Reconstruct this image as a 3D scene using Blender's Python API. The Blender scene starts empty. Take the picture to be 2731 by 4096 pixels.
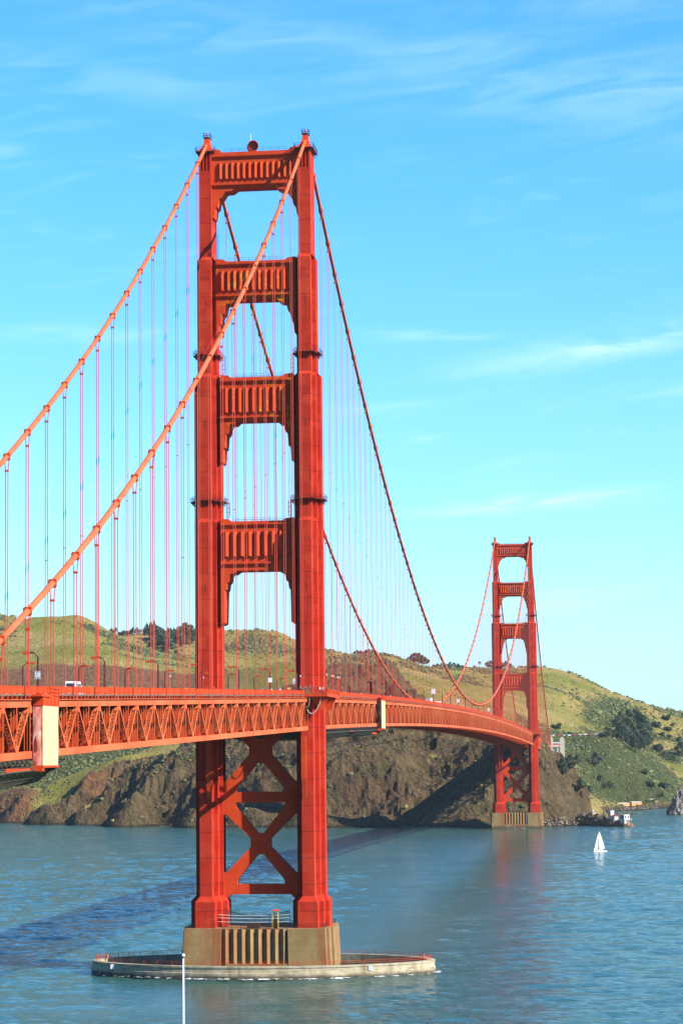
import bpy, bmesh, math, random
import numpy as np
from mathutils import Vector, Matrix

R = math.radians
sc = bpy.context.scene
COL = sc.collection
random.seed(7)
rng = np.random.default_rng(11)

# ------------------------------------------------------------------ camera
CAM = np.array([-656.0791, -103.625, 58.0843])
YAW, PIT, ROL, FPX = R(7.04482496), R(5.69851789), R(-0.60754821), 9826.2344
F_ = np.array([math.cos(PIT) * math.cos(YAW), math.cos(PIT) * math.sin(YAW), math.sin(PIT)])
R_ = np.array([math.sin(YAW), -math.cos(YAW), 0.0])
U_ = np.cross(R_, F_)
RX = R_ * math.cos(ROL) + U_ * math.sin(ROL)
UX = -R_ * math.sin(ROL) + U_ * math.cos(ROL)
cd = bpy.data.cameras.new("camera")
cam = bpy.data.objects.new("camera", cd)
COL.objects.link(cam)
cam.matrix_world = Matrix(((RX[0], UX[0], -F_[0], CAM[0]), (RX[1], UX[1], -F_[1], CAM[1]),
                           (RX[2], UX[2], -F_[2], CAM[2]), (0, 0, 0, 1)))
cd.sensor_fit = 'HORIZONTAL'
cd.sensor_width = 36.0
cd.lens = 36.0 * FPX / 2731.0
cd.clip_start = 1.0
cd.clip_end = 60000.0
sc.camera = cam

# ------------------------------------------------------------------ light
SUN_DIR = np.array([-0.325, -0.750, 0.578])
SUN_DIR /= np.linalg.norm(SUN_DIR)
SUN_EL = math.asin(SUN_DIR[2])
SUN_AZ = math.atan2(SUN_DIR[0], SUN_DIR[1])      # from +Y, clockwise
sd = bpy.data.lights.new("sun", 'SUN')
sd.energy = 5.0
sd.angle = R(0.53)
sd.color = (1.0, 0.95, 0.86)
sun = bpy.data.objects.new("sun", sd)
COL.objects.link(sun)
sun.rotation_euler = Vector(-SUN_DIR).to_track_quat('-Z', 'Y').to_euler()
sun.location = (-300, -500, 500)

W = bpy.data.worlds.new("World")
sc.world = W
W.use_nodes = True


# thin cloud streaks: bearing and height above the horizon (radians), half length, half thickness, tilt, strength
STREAKS = [(-0.0126, 0.266, 0.170, 0.0200, -0.12, 0.26), (0.150, 0.290, 0.09, 0.012, -0.12, 0.22), (0.215, 0.275, 0.06, 0.010, -0.10, 0.20), (0.008, 0.166, 0.070, 0.0060, 0.16, 0.55), (0.086, 0.171, 0.026, 0.0026, -0.02, 0.45),
           (0.046, 0.102, 0.040, 0.0030, 0.07, 1.00), (0.026, 0.062, 0.055, 0.0050, 0.03, 0.35), (0.088, 0.129, 0.007, 0.0014, 0.10, 0.45), (0.258, 0.244, 0.014, 0.0060, -0.10, 0.30),
           (0.235, 0.172, 0.050, 0.0040, 0.0, 0.28), (0.090, 0.145, 0.035, 0.0035, 0.10, 0.28), (-0.03, 0.150, 0.05, 0.006, 0.10, 0.3), (0.02, 0.300, 0.09, 0.006, -0.05, 0.20)]


def build_world():
    nt = W.node_tree
    N, L = nt.nodes, nt.links
    bg = N["Background"]

    def M(op, a, b=None):
        n = N.new("ShaderNodeMath")
        n.operation = op
        for i, x in enumerate((a, b)):
            if x is None:
                continue
            if isinstance(x, (int, float)):
                n.inputs[i].default_value = x
            else:
                L.new(x, n.inputs[i])
        return n.outputs[0]

    def MR(v, a, b, c, d):
        r = N.new("ShaderNodeMapRange")
        r.interpolation_type = 'SMOOTHSTEP'
        for i, x in zip((1, 2, 3, 4), (a, b, c, d)):
            r.inputs[i].default_value = x
        L.new(v, r.inputs[0])
        return r.outputs[0]

    sky = N.new("ShaderNodeTexSky")
    sky.sky_type = 'NISHITA'
    sky.sun_disc = False
    sky.sun_elevation = SUN_EL
    sky.sun_rotation = SUN_AZ
    sky.altitude = 60
    sky.air_density = 1.0
    sky.dust_density = 0.4
    sky.ozone_density = 2.0
    tint = N.new("ShaderNodeMix")
    tint.data_type = 'RGBA'
    tint.blend_type = 'MULTIPLY'
    tint.inputs[0].default_value = 1.0
    L.new(sky.outputs[0], tint.inputs[6])
    tc = N.new("ShaderNodeTexCoord")
    sep = N.new("ShaderNodeSeparateXYZ")
    L.new(tc.outputs['Generated'], sep.inputs[0])
    X, Y, Z = sep.outputs
    grade = N.new("ShaderNodeMix")
    grade.data_type = 'RGBA'
    L.new(MR(Z, 0.0, 0.30, 0.0, 1.0), grade.inputs[0])
    grade.inputs[6].default_value = (0.80, 1.20, 1.60, 1)
    grade.inputs[7].default_value = (0.43, 1.20, 1.80, 1)
    L.new(grade.outputs[2], tint.inputs[7])
    # sky dimmed outside the view, overhead and behind, to cut fill light
    fill_dim = N.new("ShaderNodeMix")
    fill_dim.data_type = 'RGBA'
    fill_dim.blend_type = 'MULTIPLY'
    L.new(M('MAXIMUM', MR(Z, 0.30, 0.75, 0.0, 1.0), MR(X, -0.2, 0.35, 0.85, 0.0)), fill_dim.inputs[0])
    L.new(tint.outputs[2], fill_dim.inputs[6])
    fill_dim.inputs[7].default_value = (0.30, 0.42, 0.55, 1)
    rad = M('SQRT', M('ADD', M('MULTIPLY', X, X), M('MULTIPLY', Y, Y)))
    A = M('ARCTAN2', Y, X)
    E = M('ARCTAN2', Z, rad)
    comb = N.new("ShaderNodeCombineXYZ")
    L.new(M('MULTIPLY', A, 16.0), comb.inputs[0])
    L.new(M('ADD', M('MULTIPLY', E, 95.0), M('MULTIPLY', A, 9.0)), comb.inputs[1])
    nz = N.new("ShaderNodeTexNoise")
    nz.inputs['Scale'].default_value = 1.0
    nz.inputs['Detail'].default_value = 8
    nz.inputs['Roughness'].default_value = 0.54
    nz.inputs['Distortion'].default_value = 0.9
    L.new(comb.outputs[0], nz.inputs['Vector'])
    wisps = MR(nz.outputs[0], 0.30, 0.78, 0.0, 0.8)
    total = M('MULTIPLY', MR(nz.outputs[0], 0.50, 0.85, 0.0, 1.0), 0.10)
    for a0, e0, ln, th, sl, st in STREAKS:
        da = M('SUBTRACT', A, a0)
        de = M('SUBTRACT', M('SUBTRACT', E, e0), M('MULTIPLY', da, -sl))
        q = M('ADD', M('POWER', M('ABSOLUTE', M('DIVIDE', da, ln)), 2.0), M('POWER', M('ABSOLUTE', M('DIVIDE', de, th)), 2.0))
        total = M('MAXIMUM', total, M('MULTIPLY', M('MULTIPLY', M('EXPONENT', M('MULTIPLY', q, -1.0)), wisps), st))
    mix = N.new("ShaderNodeMix")
    mix.data_type = 'RGBA'
    L.new(total, mix.inputs[0])
    L.new(fill_dim.outputs[2], mix.inputs[6])
    mix.inputs[7].default_value = (7.5, 9.2, 9.8, 1)
    L.new(mix.outputs[2], bg.inputs[0])
    bg.inputs[1].default_value = 0.092


build_world()
sc.view_settings.view_transform = 'Standard'
sc.view_settings.look = 'None'
sc.view_settings.gamma = 1.0
sc.view_settings.use_curve_mapping = False
sc.view_settings.exposure = 0.85
try:
    sc.cycles.max_bounces = 6
    sc.cycles.diffuse_bounces = 1
    sc.cycles.volume_bounces = 0
    sc.cycles.volume_step_rate = 4
    sc.cycles.transparent_max_bounces = 12
except Exception:
    pass


# ------------------------------------------------------------------ photograph measuring helpers
def ray(u, v):
    return F_ + RX * (u - 1365.5) / FPX - UX * (v - 2048.0) / FPX


def at_depth(u, v, d):
    return CAM + ray(u, v) * d


def at_z(u, v, z):
    r = ray(u, v)
    return CAM + r * ((z - CAM[2]) / r[2])


# ------------------------------------------------------------------ materials
MATS = {}


class NT:
    def __init__(self, name):
        self.m = bpy.data.materials.new(name)
        self.m.use_nodes = True
        self.t = self.m.node_tree
        self.N, self.L = self.t.nodes, self.t.links
        self.b = self.N["Principled BSDF"]

    def node(self, kind, **kw):
        n = self.N.new(kind)
        for k, v in kw.items():
            setattr(n, k, v)
        return n

    def coords(self, kind='Object', scale=(1, 1, 1), loc=(0, 0, 0), rot=(0, 0, 0)):
        tc = self.node("ShaderNodeTexCoord")
        mp = self.node("ShaderNodeMapping")
        mp.inputs['Scale'].default_value = scale
        mp.inputs['Location'].default_value = loc
        mp.inputs['Rotation'].default_value = rot
        self.L.new(tc.outputs[kind], mp.inputs[0])
        return mp.outputs[0]

    def noise(self, vec, scale, detail=4, rough=0.55, dist=0.0):
        n = self.node("ShaderNodeTexNoise")
        n.inputs['Scale'].default_value = scale
        n.inputs['Detail'].default_value = detail
        n.inputs['Roughness'].default_value = rough
        n.inputs['Distortion'].default_value = dist
        self.L.new(vec, n.inputs['Vector'])
        return n.outputs[0]

    def remap(self, v, a, b, c=0.0, d=1.0):
        r = self.node("ShaderNodeMapRange")
        for i, x in zip((1, 2, 3, 4), (a, b, c, d)):
            r.inputs[i].default_value = x
        self.L.new(v, r.inputs[0])
        return r.outputs[0]

    def math(self, op, a, b):
        n = self.node("ShaderNodeMath", operation=op)
        for i, x in enumerate((a, b)):
            if isinstance(x, (int, float)):
                n.inputs[i].default_value = x
            else:
                self.L.new(x, n.inputs[i])
        return n.outputs[0]

    def mix(self, fac, a, b, mode='MIX'):
        n = self.node("ShaderNodeMix", data_type='RGBA', blend_type=mode)
        for i, x in zip((0, 6, 7), (fac, a, b)):
            if isinstance(x, (int, float)):
                n.inputs[i].default_value = x
            elif isinstance(x, tuple):
                n.inputs[i].default_value = (*x[:3], 1)
            else:
                self.L.new(x, n.inputs[i])
        return n.outputs[2]

    def bump(self, h, strength=0.3, dist=0.1):
        n = self.node("ShaderNodeBump")
        n.inputs['Strength'].default_value = strength
        n.inputs['Distance'].default_value = dist
        self.L.new(h, n.inputs['Height'])
        self.L.new(n.outputs[0], self.b.inputs['Normal'])

    def done(self, key, color=None, rough=0.6, spec=0.4, metal=0.0):
        if color is not None:
            if isinstance(color, tuple):
                self.b.inputs['Base Color'].default_value = (*color, 1)
            else:
                self.L.new(color, self.b.inputs['Base Color'])
        if isinstance(rough, (int, float)):
            self.b.inputs['Roughness'].default_value = rough
        else:
            self.L.new(rough, self.b.inputs['Roughness'])
        self.b.inputs['Specular IOR Level'].default_value = spec
        self.b.inputs['Metallic'].default_value = metal
        MATS[key] = self.m
        return self.m


def mottled(key, c1, c2, scale=0.6, rough=0.6, bump=0.0, spec=0.4, stretch=(1, 1, 1), lo=0.35, hi=0.65):
    t = NT(key)
    v = t.coords('Object', stretch)
    n = t.noise(v, scale, 5)
    if bump:
        t.bump(t.noise(v, scale * 6, 3), bump, 0.05)
    return t.done(key, t.mix(t.remap(n, lo, hi), c1, c2), rough, spec)


def make_materials():
    # orange steel paint: patchy repaint, rain streaks, plate seams
    t = NT("orange_paint")
    v = t.coords('Object')
    n = t.noise(v, 0.35, 5)
    st = t.noise(t.coords('Object', (1.6, 1.6, 0.05)), 1.0, 4)
    c = t.mix(t.remap(n, 0.3, 0.7), (0.51, 0.046, 0.012), (0.59, 0.075, 0.018))
    c = t.mix(t.remap(st, 0.52, 0.75, 0, 0.35), c, (0.36, 0.028, 0.018))
    t.done("orange", c, 0.7, 0.06)
    # truss paint, more weathered and chalky
    t = NT("chalky_paint")
    v = t.coords('Object')
    n = t.noise(v, 0.06, 4)
    st = t.noise(t.coords('Object', (1.2, 1.6, 0.3)), 1.0, 4)
    c = t.mix(t.remap(n, 0.35, 0.65), (0.56, 0.095, 0.030), (0.62, 0.150, 0.055))
    c = t.mix(t.remap(st, 0.55, 0.75, 0, 0.4), c, (0.42, 0.050, 0.022))
    t.done("truss", c, 0.7, 0.1)
    # tower plating with horizontal joints and rows of rivets
    t = NT("tower_plating")
    v = t.coords('Object')
    n = t.noise(v, 0.22, 5)
    st = t.noise(t.coords('Object', (1.1, 1.1, 0.04)), 1.0, 4)
    c = t.mix(t.remap(n, 0.3, 0.7), (0.40, 0.021, 0.009), (0.49, 0.035, 0.013))
    c = t.mix(t.remap(st, 0.48, 0.70, 0, 0.6), c, (0.30, 0.022, 0.016))
    patch = t.node("ShaderNodeTexVoronoi", distance='CHEBYCHEV')
    patch.inputs['Scale'].default_value = 0.30
    t.L.new(v, patch.inputs['Vector'])
    bwp = t.node("ShaderNodeSeparateColor")
    t.L.new(patch.outputs['Color'], bwp.inputs[0])
    c = t.mix(t.remap(bwp.outputs[0], 0.55, 1.0, 0, 0.40), c, (0.60, 0.075, 0.030))
    sep = t.node("ShaderNodeSeparateXYZ")
    t.L.new(v, sep.inputs[0])
    zz = t.math('MODULO', t.math('ADD', sep.outputs[2], 3.0), 6.9)
    seam = t.math('LESS_THAN', zz, 0.16)
    c = t.mix(t.math('MULTIPLY', seam, 0.85), c, (0.13, 0.012, 0.010))
    fine = t.noise(v, 2.6, 3, 0.7)
    c = t.mix(t.remap(fine, 0.45, 0.75, 0, 0.22), c, (0.60, 0.12, 0.06))
    t.bump(t.noise(v, 4.0, 2), 0.25, 0.05)
    t.done("plating", c, 0.7, 0.05)
    # struts with lichen stained old paint (flutes)
    t = NT("stained_paint")
    v = t.coords('Object')
    n = t.noise(v, 0.5, 6, 0.7)
    big = t.noise(v, 0.12, 2)
    c = t.mix(t.remap(t.noise(v, 0.3, 4), 0.3, 0.7), (0.46, 0.040, 0.010), (0.54, 0.055, 0.013))
    m = t.math('MULTIPLY', t.remap(n, 0.52, 0.60), t.remap(big, 0.46, 0.56))
    c = t.mix(t.math('MULTIPLY', m, 0.55), c, (0.50, 0.26, 0.02))
    t.done("stained", c, 0.7, 0.05)
    # main cable: orange with flaked pale spots
    t = NT("cable_paint")
    v = t.coords('Object')
    n = t.noise(t.coords('Object', (0.5, 2.0, 0.5)), 1.4, 4, 0.7)
    c = t.mix(t.remap(t.noise(v, 0.25, 4), 0.3, 0.7), (0.58, 0.105, 0.030), (0.64, 0.15, 0.045))
    c = t.mix(t.remap(n, 0.60, 0.68, 0, 0.55), c, (0.75, 0.42, 0.28))
    t.done("cable", c, 0.55, 0.3)
    mottled("shaded_orange", (0.085, 0.012, 0.008), (0.13, 0.016, 0.010), 0.8, 0.6)  # orange darkened: shadow-side tone of posts and platforms put into the colour
    mottled("rope", (0.46, 0.040, 0.016), (0.54, 0.060, 0.022), 0.4, 0.6)
    mottled("dark_steel", (0.035, 0.016, 0.012), (0.06, 0.03, 0.02), 1.2, 0.6)
    mottled("dark_net", (0.02, 0.035, 0.06), (0.03, 0.05, 0.08), 0.6, 0.8)
    mottled("net_cord", (0.03, 0.03, 0.022), (0.06, 0.055, 0.035), 0.6, 0.8)
    mottled("asphalt", (0.045, 0.045, 0.047), (0.07, 0.07, 0.07), 0.8, 0.9)
    mottled("lane_paint", (0.75, 0.75, 0.72), (0.6, 0.6, 0.56), 1.0, 0.7)
    mottled("sidewalk", (0.13, 0.10, 0.075), (0.19, 0.15, 0.11), 0.7, 0.85)
    mottled("fascia", (0.16, 0.075, 0.030), (0.40, 0.27, 0.13), 0.7, 0.7)
    # stained pier concrete
    t = NT("pier_concrete")
    v = t.coords('Object')
    n = t.noise(v, 0.25, 6)
    st = t.noise(t.coords('Object', (0.35, 0.35, 0.03)), 1.0, 4)
    c = t.mix(t.remap(n, 0.3, 0.7), (0.24, 0.155, 0.058), (0.34, 0.235, 0.10))
    c = t.mix(t.remap(st, 0.46, 0.64, 0, 0.85), c, (0.30, 0.095, 0.035))
    sep = t.node("ShaderNodeSeparateXYZ")
    t.L.new(v, sep.inputs[0])
    band = t.remap(t.math('ADD', sep.outputs[2], t.math('MULTIPLY', n, 2.0)), 3.6, 4.6, 1, 0)
    c = t.mix(t.math('MULTIPLY', band, 0.75), c, (0.07, 0.052, 0.03))
    seam = t.math('LESS_THAN', t.math('MODULO', sep.outputs[2], 1.9), 0.07)
    c = t.mix(t.math('MULTIPLY', seam, 0.3), c, (0.12, 0.08, 0.04))
    t.bump(t.noise(v, 1.5, 5), 0.4, 0.2)
    t.done("pier", c, 0.85, 0.2)
    # fender ring concrete
    t = NT("fender_concrete")
    v = t.coords('Object')
    n = t.noise(v, 0.3, 6, 0.65)
    c = t.mix(t.remap(n, 0.35, 0.65), (0.35, 0.285, 0.175), (0.52, 0.45, 0.30))
    sep = t.node("ShaderNodeSeparateXYZ")
    t.L.new(v, sep.inputs[0])
    low = t.remap(t.math('ADD', sep.outputs[2], t.math('MULTIPLY', n, 0.9)), 2.1, 2.9, 1, 0)
    c = t.mix(t.math('MULTIPLY', low, 0.92), c, (0.05, 0.042, 0.028))
    blot = t.noise(t.coords('Object', (0.2, 0.2, 0.8), (3, 1, 2)), 1.3, 5, 0.7)
    c = t.mix(t.remap(blot, 0.52, 0.66, 0, 0.7), c, (0.13, 0.10, 0.065))
    sr = t.noise(t.coords('Object', (0.5, 0.5, 0.06), (1, 4, 2)), 1.0, 5, 0.7)
    c = t.mix(t.remap(sr, 0.50, 0.66, 0, 0.5), c, (0.17, 0.14, 0.095))
    t.bump(t.noise(v, 1.2, 5), 0.4, 0.2)
    t.done("fender", c, 0.85, 0.2)
    mottled("pale_concrete", (0.46, 0.42, 0.33), (0.60, 0.56, 0.46), 0.12, 0.85, 0.2)
    mottled("white_paint", (0.78, 0.78, 0.76), (0.86, 0.86, 0.84), 0.5, 0.4)
    mottled("white_wall", (0.48, 0.46, 0.40), (0.66, 0.64, 0.58), 0.4, 0.8)
    mottled("sail_cloth", (0.82, 0.82, 0.80), (0.88, 0.88, 0.87), 0.3, 0.7)
    t = NT("quilted_tarp")
    v = t.coords('Object', (1, 1, 0.25))
    c = t.mix(t.remap(t.noise(v, 1.0, 4), 0.35, 0.7), (0.60, 0.40, 0.19), (0.70, 0.52, 0.29))
    t.bump(t.noise(v, 2.2, 3), 0.5, 0.15)
    t.done("tarp", c, 0.7, 0.2)
    t = NT("stained_tarp")
    v = t.coords('Object', (1, 1, 0.5))
    c = t.mix(t.remap(t.noise(v, 0.35, 3), 0.42, 0.60), (0.70, 0.34, 0.26), (0.50, 0.05, 0.04))
    t.bump(t.noise(v, 1.6, 3), 0.5, 0.15)
    t.done("tarp_red", c, 0.6, 0.2)
    mottled("blue_tarp", (0.02, 0.22, 0.75), (0.04, 0.38, 0.85), 0.8, 0.5)
    mottled("glass", (0.02, 0.03, 0.035), (0.04, 0.05, 0.06), 0.5, 0.1, 0, 0.6)
    mottled("rubber", (0.02, 0.02, 0.02), (0.03, 0.03, 0.03), 1, 0.9)
    mottled("green_door", (0.10, 0.14, 0.06), (0.14, 0.18, 0.08), 0.8, 0.6)
    mottled("yellow_paint", (0.80, 0.55, 0.02), (0.85, 0.62, 0.03), 0.8, 0.5)
    mottled("black_paint", (0.012, 0.012, 0.012), (0.02, 0.02, 0.02), 1, 0.6)
    mottled("barrack_wall", (0.56, 0.28, 0.10), (0.64, 0.34, 0.13), 0.3, 0.8)
    mottled("barrack_roof", (0.62, 0.60, 0.55), (0.72, 0.70, 0.66), 0.2, 0.8)
    mottled("rust_roof", (0.28, 0.05, 0.04), (0.36, 0.08, 0.06), 0.5, 0.8)
    mottled("timber", (0.34, 0.24, 0.13), (0.44, 0.32, 0.19), 0.5, 0.8)
    mottled("slate_roof", (0.14, 0.17, 0.22), (0.19, 0.22, 0.28), 0.4, 0.7)
    mottled("bark", (0.10, 0.075, 0.055), (0.20, 0.16, 0.12), 0.8, 0.9)
    mottled("grey_metal", (0.30, 0.31, 0.31), (0.42, 0.42, 0.42), 1.2, 0.45)
    for k, a, b in (("leaf_dark", (0.022, 0.046, 0.026), (0.058, 0.092, 0.046)),
                    ("leaf_mid", (0.035, 0.062, 0.022), (0.085, 0.115, 0.042)),
                    ("leaf_grey", (0.050, 0.070, 0.050), (0.110, 0.125, 0.080)),
                    ("leaf_scrub", (0.070, 0.100, 0.026), (0.190, 0.185, 0.065))):
        mottled(k, a, b, 0.09 if k == "leaf_scrub" else 0.35, 0.8, 0, 0.15)
    for k, c in (("skin", (0.50, 0.30, 0.21)), ("hair", (0.05, 0.03, 0.02)), ("jeans", (0.05, 0.07, 0.13)),
                 ("dark_cloth", (0.025, 0.025, 0.03)), ("shirt_blue", (0.04, 0.10, 0.42)), ("shirt_white", (0.75, 0.75, 0.72)),
                 ("shirt_dark", (0.04, 0.04, 0.05)), ("shirt_red", (0.45, 0.06, 0.05)), ("shirt_grey", (0.25, 0.26, 0.28)),
                 ("car_white", (0.78, 0.78, 0.78)), ("car_silver", (0.42, 0.43, 0.44)), ("car_blue", (0.05, 0.10, 0.28)),
                 ("car_red", (0.40, 0.03, 0.03)), ("car_black", (0.03, 0.03, 0.035)), ("lamp_lens", (0.85, 0.62, 0.10)),
                 ("globe_glass", (0.50, 0.44, 0.38)), ("lifebuoy_red", (0.65, 0.10, 0.05))):
        mottled(k, tuple(x * 0.92 for x in c), tuple(min(1, x * 1.08) for x in c), 1.5, 0.35 if k.startswith("car") else 0.7)


make_materials()


# ------------------------------------------------------------------ mesh builder
class MB:
    def __init__(self):
        self.v, self.f, self.mi, self.mats = [], [], [], []
        self.cur = 0

    def mat(self, key):
        if key not in self.mats:
            self.mats.append(key)
        self.cur = self.mats.index(key)
        return self

    def add(self, verts, faces):
        b = len(self.v)
        self.v.extend(tuple(float(c) for c in p) for p in verts)
        for f in faces:
            self.f.append(tuple(b + i for i in f))
            self.mi.append(self.cur)

    def box(self, x0, x1, y0, y1, z0, z1):
        self.add([(x0, y0, z0), (x1, y0, z0), (x1, y1, z0), (x0, y1, z0), (x0, y0, z1), (x1, y0, z1), (x1, y1, z1), (x0, y1, z1)],
                 [(3, 2, 1, 0), (4, 5, 6, 7), (0, 1, 5, 4), (1, 2, 6, 5), (2, 3, 7, 6), (3, 0, 4, 7)])

    def hexa(self, bottom, top):
        self.add(list(bottom) + list(top), [(3, 2, 1, 0), (4, 5, 6, 7), (0, 1, 5, 4), (1, 2, 6, 5), (2, 3, 7, 6), (3, 0, 4, 7)])

    def beam(self, p, q, w, h, side=(0, 1, 0)):
        """box from p to q; h measured along `side`, w across"""
        p, q, s = np.array(p, float), np.array(q, float), np.array(side, float)
        d = q - p
        d /= max(1e-9, np.linalg.norm(d))
        s = s - d * (s @ d)
        s /= max(1e-9, np.linalg.norm(s))
        t = np.cross(d, s)
        c = [(-1, -1), (1, -1), (1, 1), (-1, 1)]
        self.hexa([p + t * a * w / 2 + s * b * h / 2 for a, b in c], [q + t * a * w / 2 + s * b * h / 2 for a, b in c])

    def tube(self, pts, r, n=6, caps=True):
        pts = [np.array(p, float) for p in pts]
        rs = r if isinstance(r, (list, tuple)) else [r] * len(pts)
        rings = []
        for i, p in enumerate(pts):
            d = pts[min(i + 1, len(pts) - 1)] - pts[max(i - 1, 0)]
            d = d / max(1e-9, np.linalg.norm(d))
            a = np.cross(d, (0, 1, 0) if abs(d[1]) < 0.9 else (1, 0, 0))
            a /= np.linalg.norm(a)
            b = np.cross(d, a)
            rings.append([p + rs[i] * (a * math.cos(2 * math.pi * k / n) + b * math.sin(2 * math.pi * k / n)) for k in range(n)])
        fs = []
        for i in range(len(pts) - 1):
            for k in range(n):
                k2 = (k + 1) % n
                fs.append((i * n + k, (i + 1) * n + k, (i + 1) * n + k2, i * n + k2))
        if caps:
            fs.append(tuple(range(n)))
            fs.append(tuple((len(pts) - 1) * n + k for k in reversed(range(n))))
        self.add([p for rg in rings for p in rg], fs)

    def loft(self, rings, caps=True):
        n = len(rings[0])
        fs = []
        for i in range(len(rings) - 1):
            for k in range(n):
                k2 = (k + 1) % n
                fs.append((i * n + k, i * n + k2, (i + 1) * n + k2, (i + 1) * n + k))
        if caps:
            fs.append(tuple(reversed(range(n))))
            fs.append(tuple((len(rings) - 1) * n + k for k in range(n)))
        self.add([p for rg in rings for p in rg], fs)

    def prism(self, poly_yz, x0, x1):
        n = len(poly_yz)
        self.loft([[(x0, y, z) for y, z in poly_yz], [(x1, y, z) for y, z in poly_yz]])

    def ball(self, c, r, nu=10, nv=6, sz=1.0):
        rings = []
        for j in range(1, nv):
            a = math.pi * j / nv
            rings.append([(c[0] + r * math.sin(a) * math.cos(2 * math.pi * k / nu), c[1] + r * math.sin(a) * math.sin(2 * math.pi * k / nu),
                           c[2] - r * sz * math.cos(a)) for k in range(nu)])
        self.loft(rings)

    def mesh(self, name):
        me = bpy.data.meshes.new(name)
        me.from_pydata(self.v, [], self.f)
        for k in self.mats:
            me.materials.append(MATS[k])
        if self.mi and len(self.mats) > 1:
            me.polygons.foreach_set("material_index", self.mi)
        me.update()
        bm = bmesh.new()
        bm.from_mesh(me)
        bmesh.ops.recalc_face_normals(bm, faces=bm.faces)
        bm.to_mesh(me)
        bm.free()
        return me

    def build(self, name, parent=None, smooth=False):
        me = self.mesh(name)
        if smooth:
            me.polygons.foreach_set("use_smooth", [True] * len(me.polygons))
        o = bpy.data.objects.new(name, me)
        COL.objects.link(o)
        if parent is not None:
            o.parent = parent
        return o


def tag(o, label=None, cat=None, group=None, kind=None):
    if label:
        o["label"] = label
    if cat:
        o["category"] = cat
    if group:
        o["group"] = group
    if kind:
        o["kind"] = kind
    return o


def empty(name, loc=(0, 0, 0), rz=0.0, parent=None):
    o = bpy.data.objects.new(name, None)
    o.empty_display_size = 1.0
    COL.objects.link(o)
    o.location = loc
    o.rotation_euler = (0, 0, rz)
    if parent is not None:
        o.parent = parent
    return o


KIDS = {}


def copy_tree(o, parent=None):
    c = o.copy()
    COL.objects.link(c)
    c.parent = parent
    for ch in [x for x in bpy.data.objects if x.parent == o]:
        copy_tree(ch, c)
    return c


# ------------------------------------------------------------------ bridge dimensions
SPAN, SIDE, HALF = 1280.0, 343.0, 13.7
PANEL = 7.62
WATER_Z = 1.0


def deck(x):
    """height of the top of the sidewalk railing"""
    if x < 0:
        return 76.0 + 0.0233 * x
    if x > SPAN:
        return 76.0 - 0.0233 * (x - SPAN)
    return 76.0 + 6.0 * (1 - ((x - 640.0) / 640.0) ** 2)


def cable_z(x):
    if x < 0:
        s = -x
        return 227.5 - 0.6373 * s + 0.000501 * s * s
    if x > SPAN:
        s = x - SPAN
        return 227.5 - 0.6373 * s + 0.000501 * s * s
    return 85.0 + 142.5 * ((x - 640.0) / 640.0) ** 2


bridge = empty("suspension_bridge", (0, 0, 0))
tag(bridge, "long orange suspension bridge with two stepped towers crossing the strait", "bridge")


# ---- towers
def leg_outline(w, h, z, cy, oy=0.0, ox=0.0):
    """stepped plan outline; w, h: half widths (y) rising, half lengths (x) falling"""
    w = [a + oy for a in w]
    h = [a + ox for a in h]
    q = []
    # quadrant +x +y : from (h0,w0) stepping to (h2,w2)
    pts = [(h[0], w[0]), (h[1], w[0]), (h[1], w[1]), (h[2], w[1]), (h[2], w[2])]
    q += [(x, y) for x, y in pts]
    q += [(-x, y) for x, y in reversed(pts)]
    q += [(-x, -y) for x, y in pts]
    q += [(x, -y) for x, y in reversed(pts)]
    return [(x, cy + y, z) for x, y in q]


TIER_A = ((1.60, 1.62, 1.64), (4.0, 3.98, 3.96))
TIER_B = ((1.60, 2.67, 2.69), (4.9, 2.0, 1.98))
TIER_C = ((1.60, 2.67, 3.73), (6.6, 3.6, 1.65))
TIER_D = ((1.60, 2.67, 3.73), (8.0, 4.4, 1.8))
TIER_P = ((2.65, 3.75, 4.85), (9.6, 6.2, 3.2))


def tower_leg(cy):
    m = MB().mat("plating")
    rings = []
    for tier, z0, z1 in ((TIER_P, 13.4, 20.2), (TIER_D, 21.6, 121.2), (TIER_C, 122.4, 161.2), (TIER_B, 162.2, 193.7), (TIER_A, 194.7, 218.6)):
        rings.append(leg_outline(tier[0], tier[1], z0, cy))
        rings.append(leg_outline(tier[0], tier[1], z1, cy))
    m.loft(rings)
    # fluted head
    m.box(-3.5, 3.5, cy - 1.55, cy + 1.55, 218.6, 224.2)
    for k in range(4):
        y = cy - 1.6 + 0.02 + k * (3.16 / 3 - 0.12)
        for s in (-1, 1):
            m.box(min(s * 3.5, s * 4.0), max(s * 3.5, s * 4.0), y, y + 0.38, 218.6, 224.2)
    for s in (-1, 1):
        m.box(-4.0, 4.0, min(cy + s * 1.55, cy + s * 1.64), max(cy + s * 1.55, cy + s * 1.64), 218.6, 224.2)
    # small inspection hatches and grab bars on the front plate
    m.mat("dark_steel")
    for zz, hx in ((103.0, 8.0), (147.0, 6.6), (181.0, 4.9)):
        m.box(-hx - 0.06, -hx - 0.01, cy - 0.2, cy - 0.12, zz, zz + 1.6)
        m.box(-hx - 0.06, -hx - 0.01, cy - 0.5, cy - 0.2, zz, zz + 0.1)
    for zz, hx in ((116.0, 8.0), (156.5, 6.6), (188.0, 4.9)):
        for k in range(3):
            m.beam((-hx - 0.03, cy + 1.2 - k * 1.0, zz + 1.0), (-hx - 0.03, cy + 0.8 - k * 1.0, zz), 0.08, 0.06, (1, 0, 0))
    return m


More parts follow.
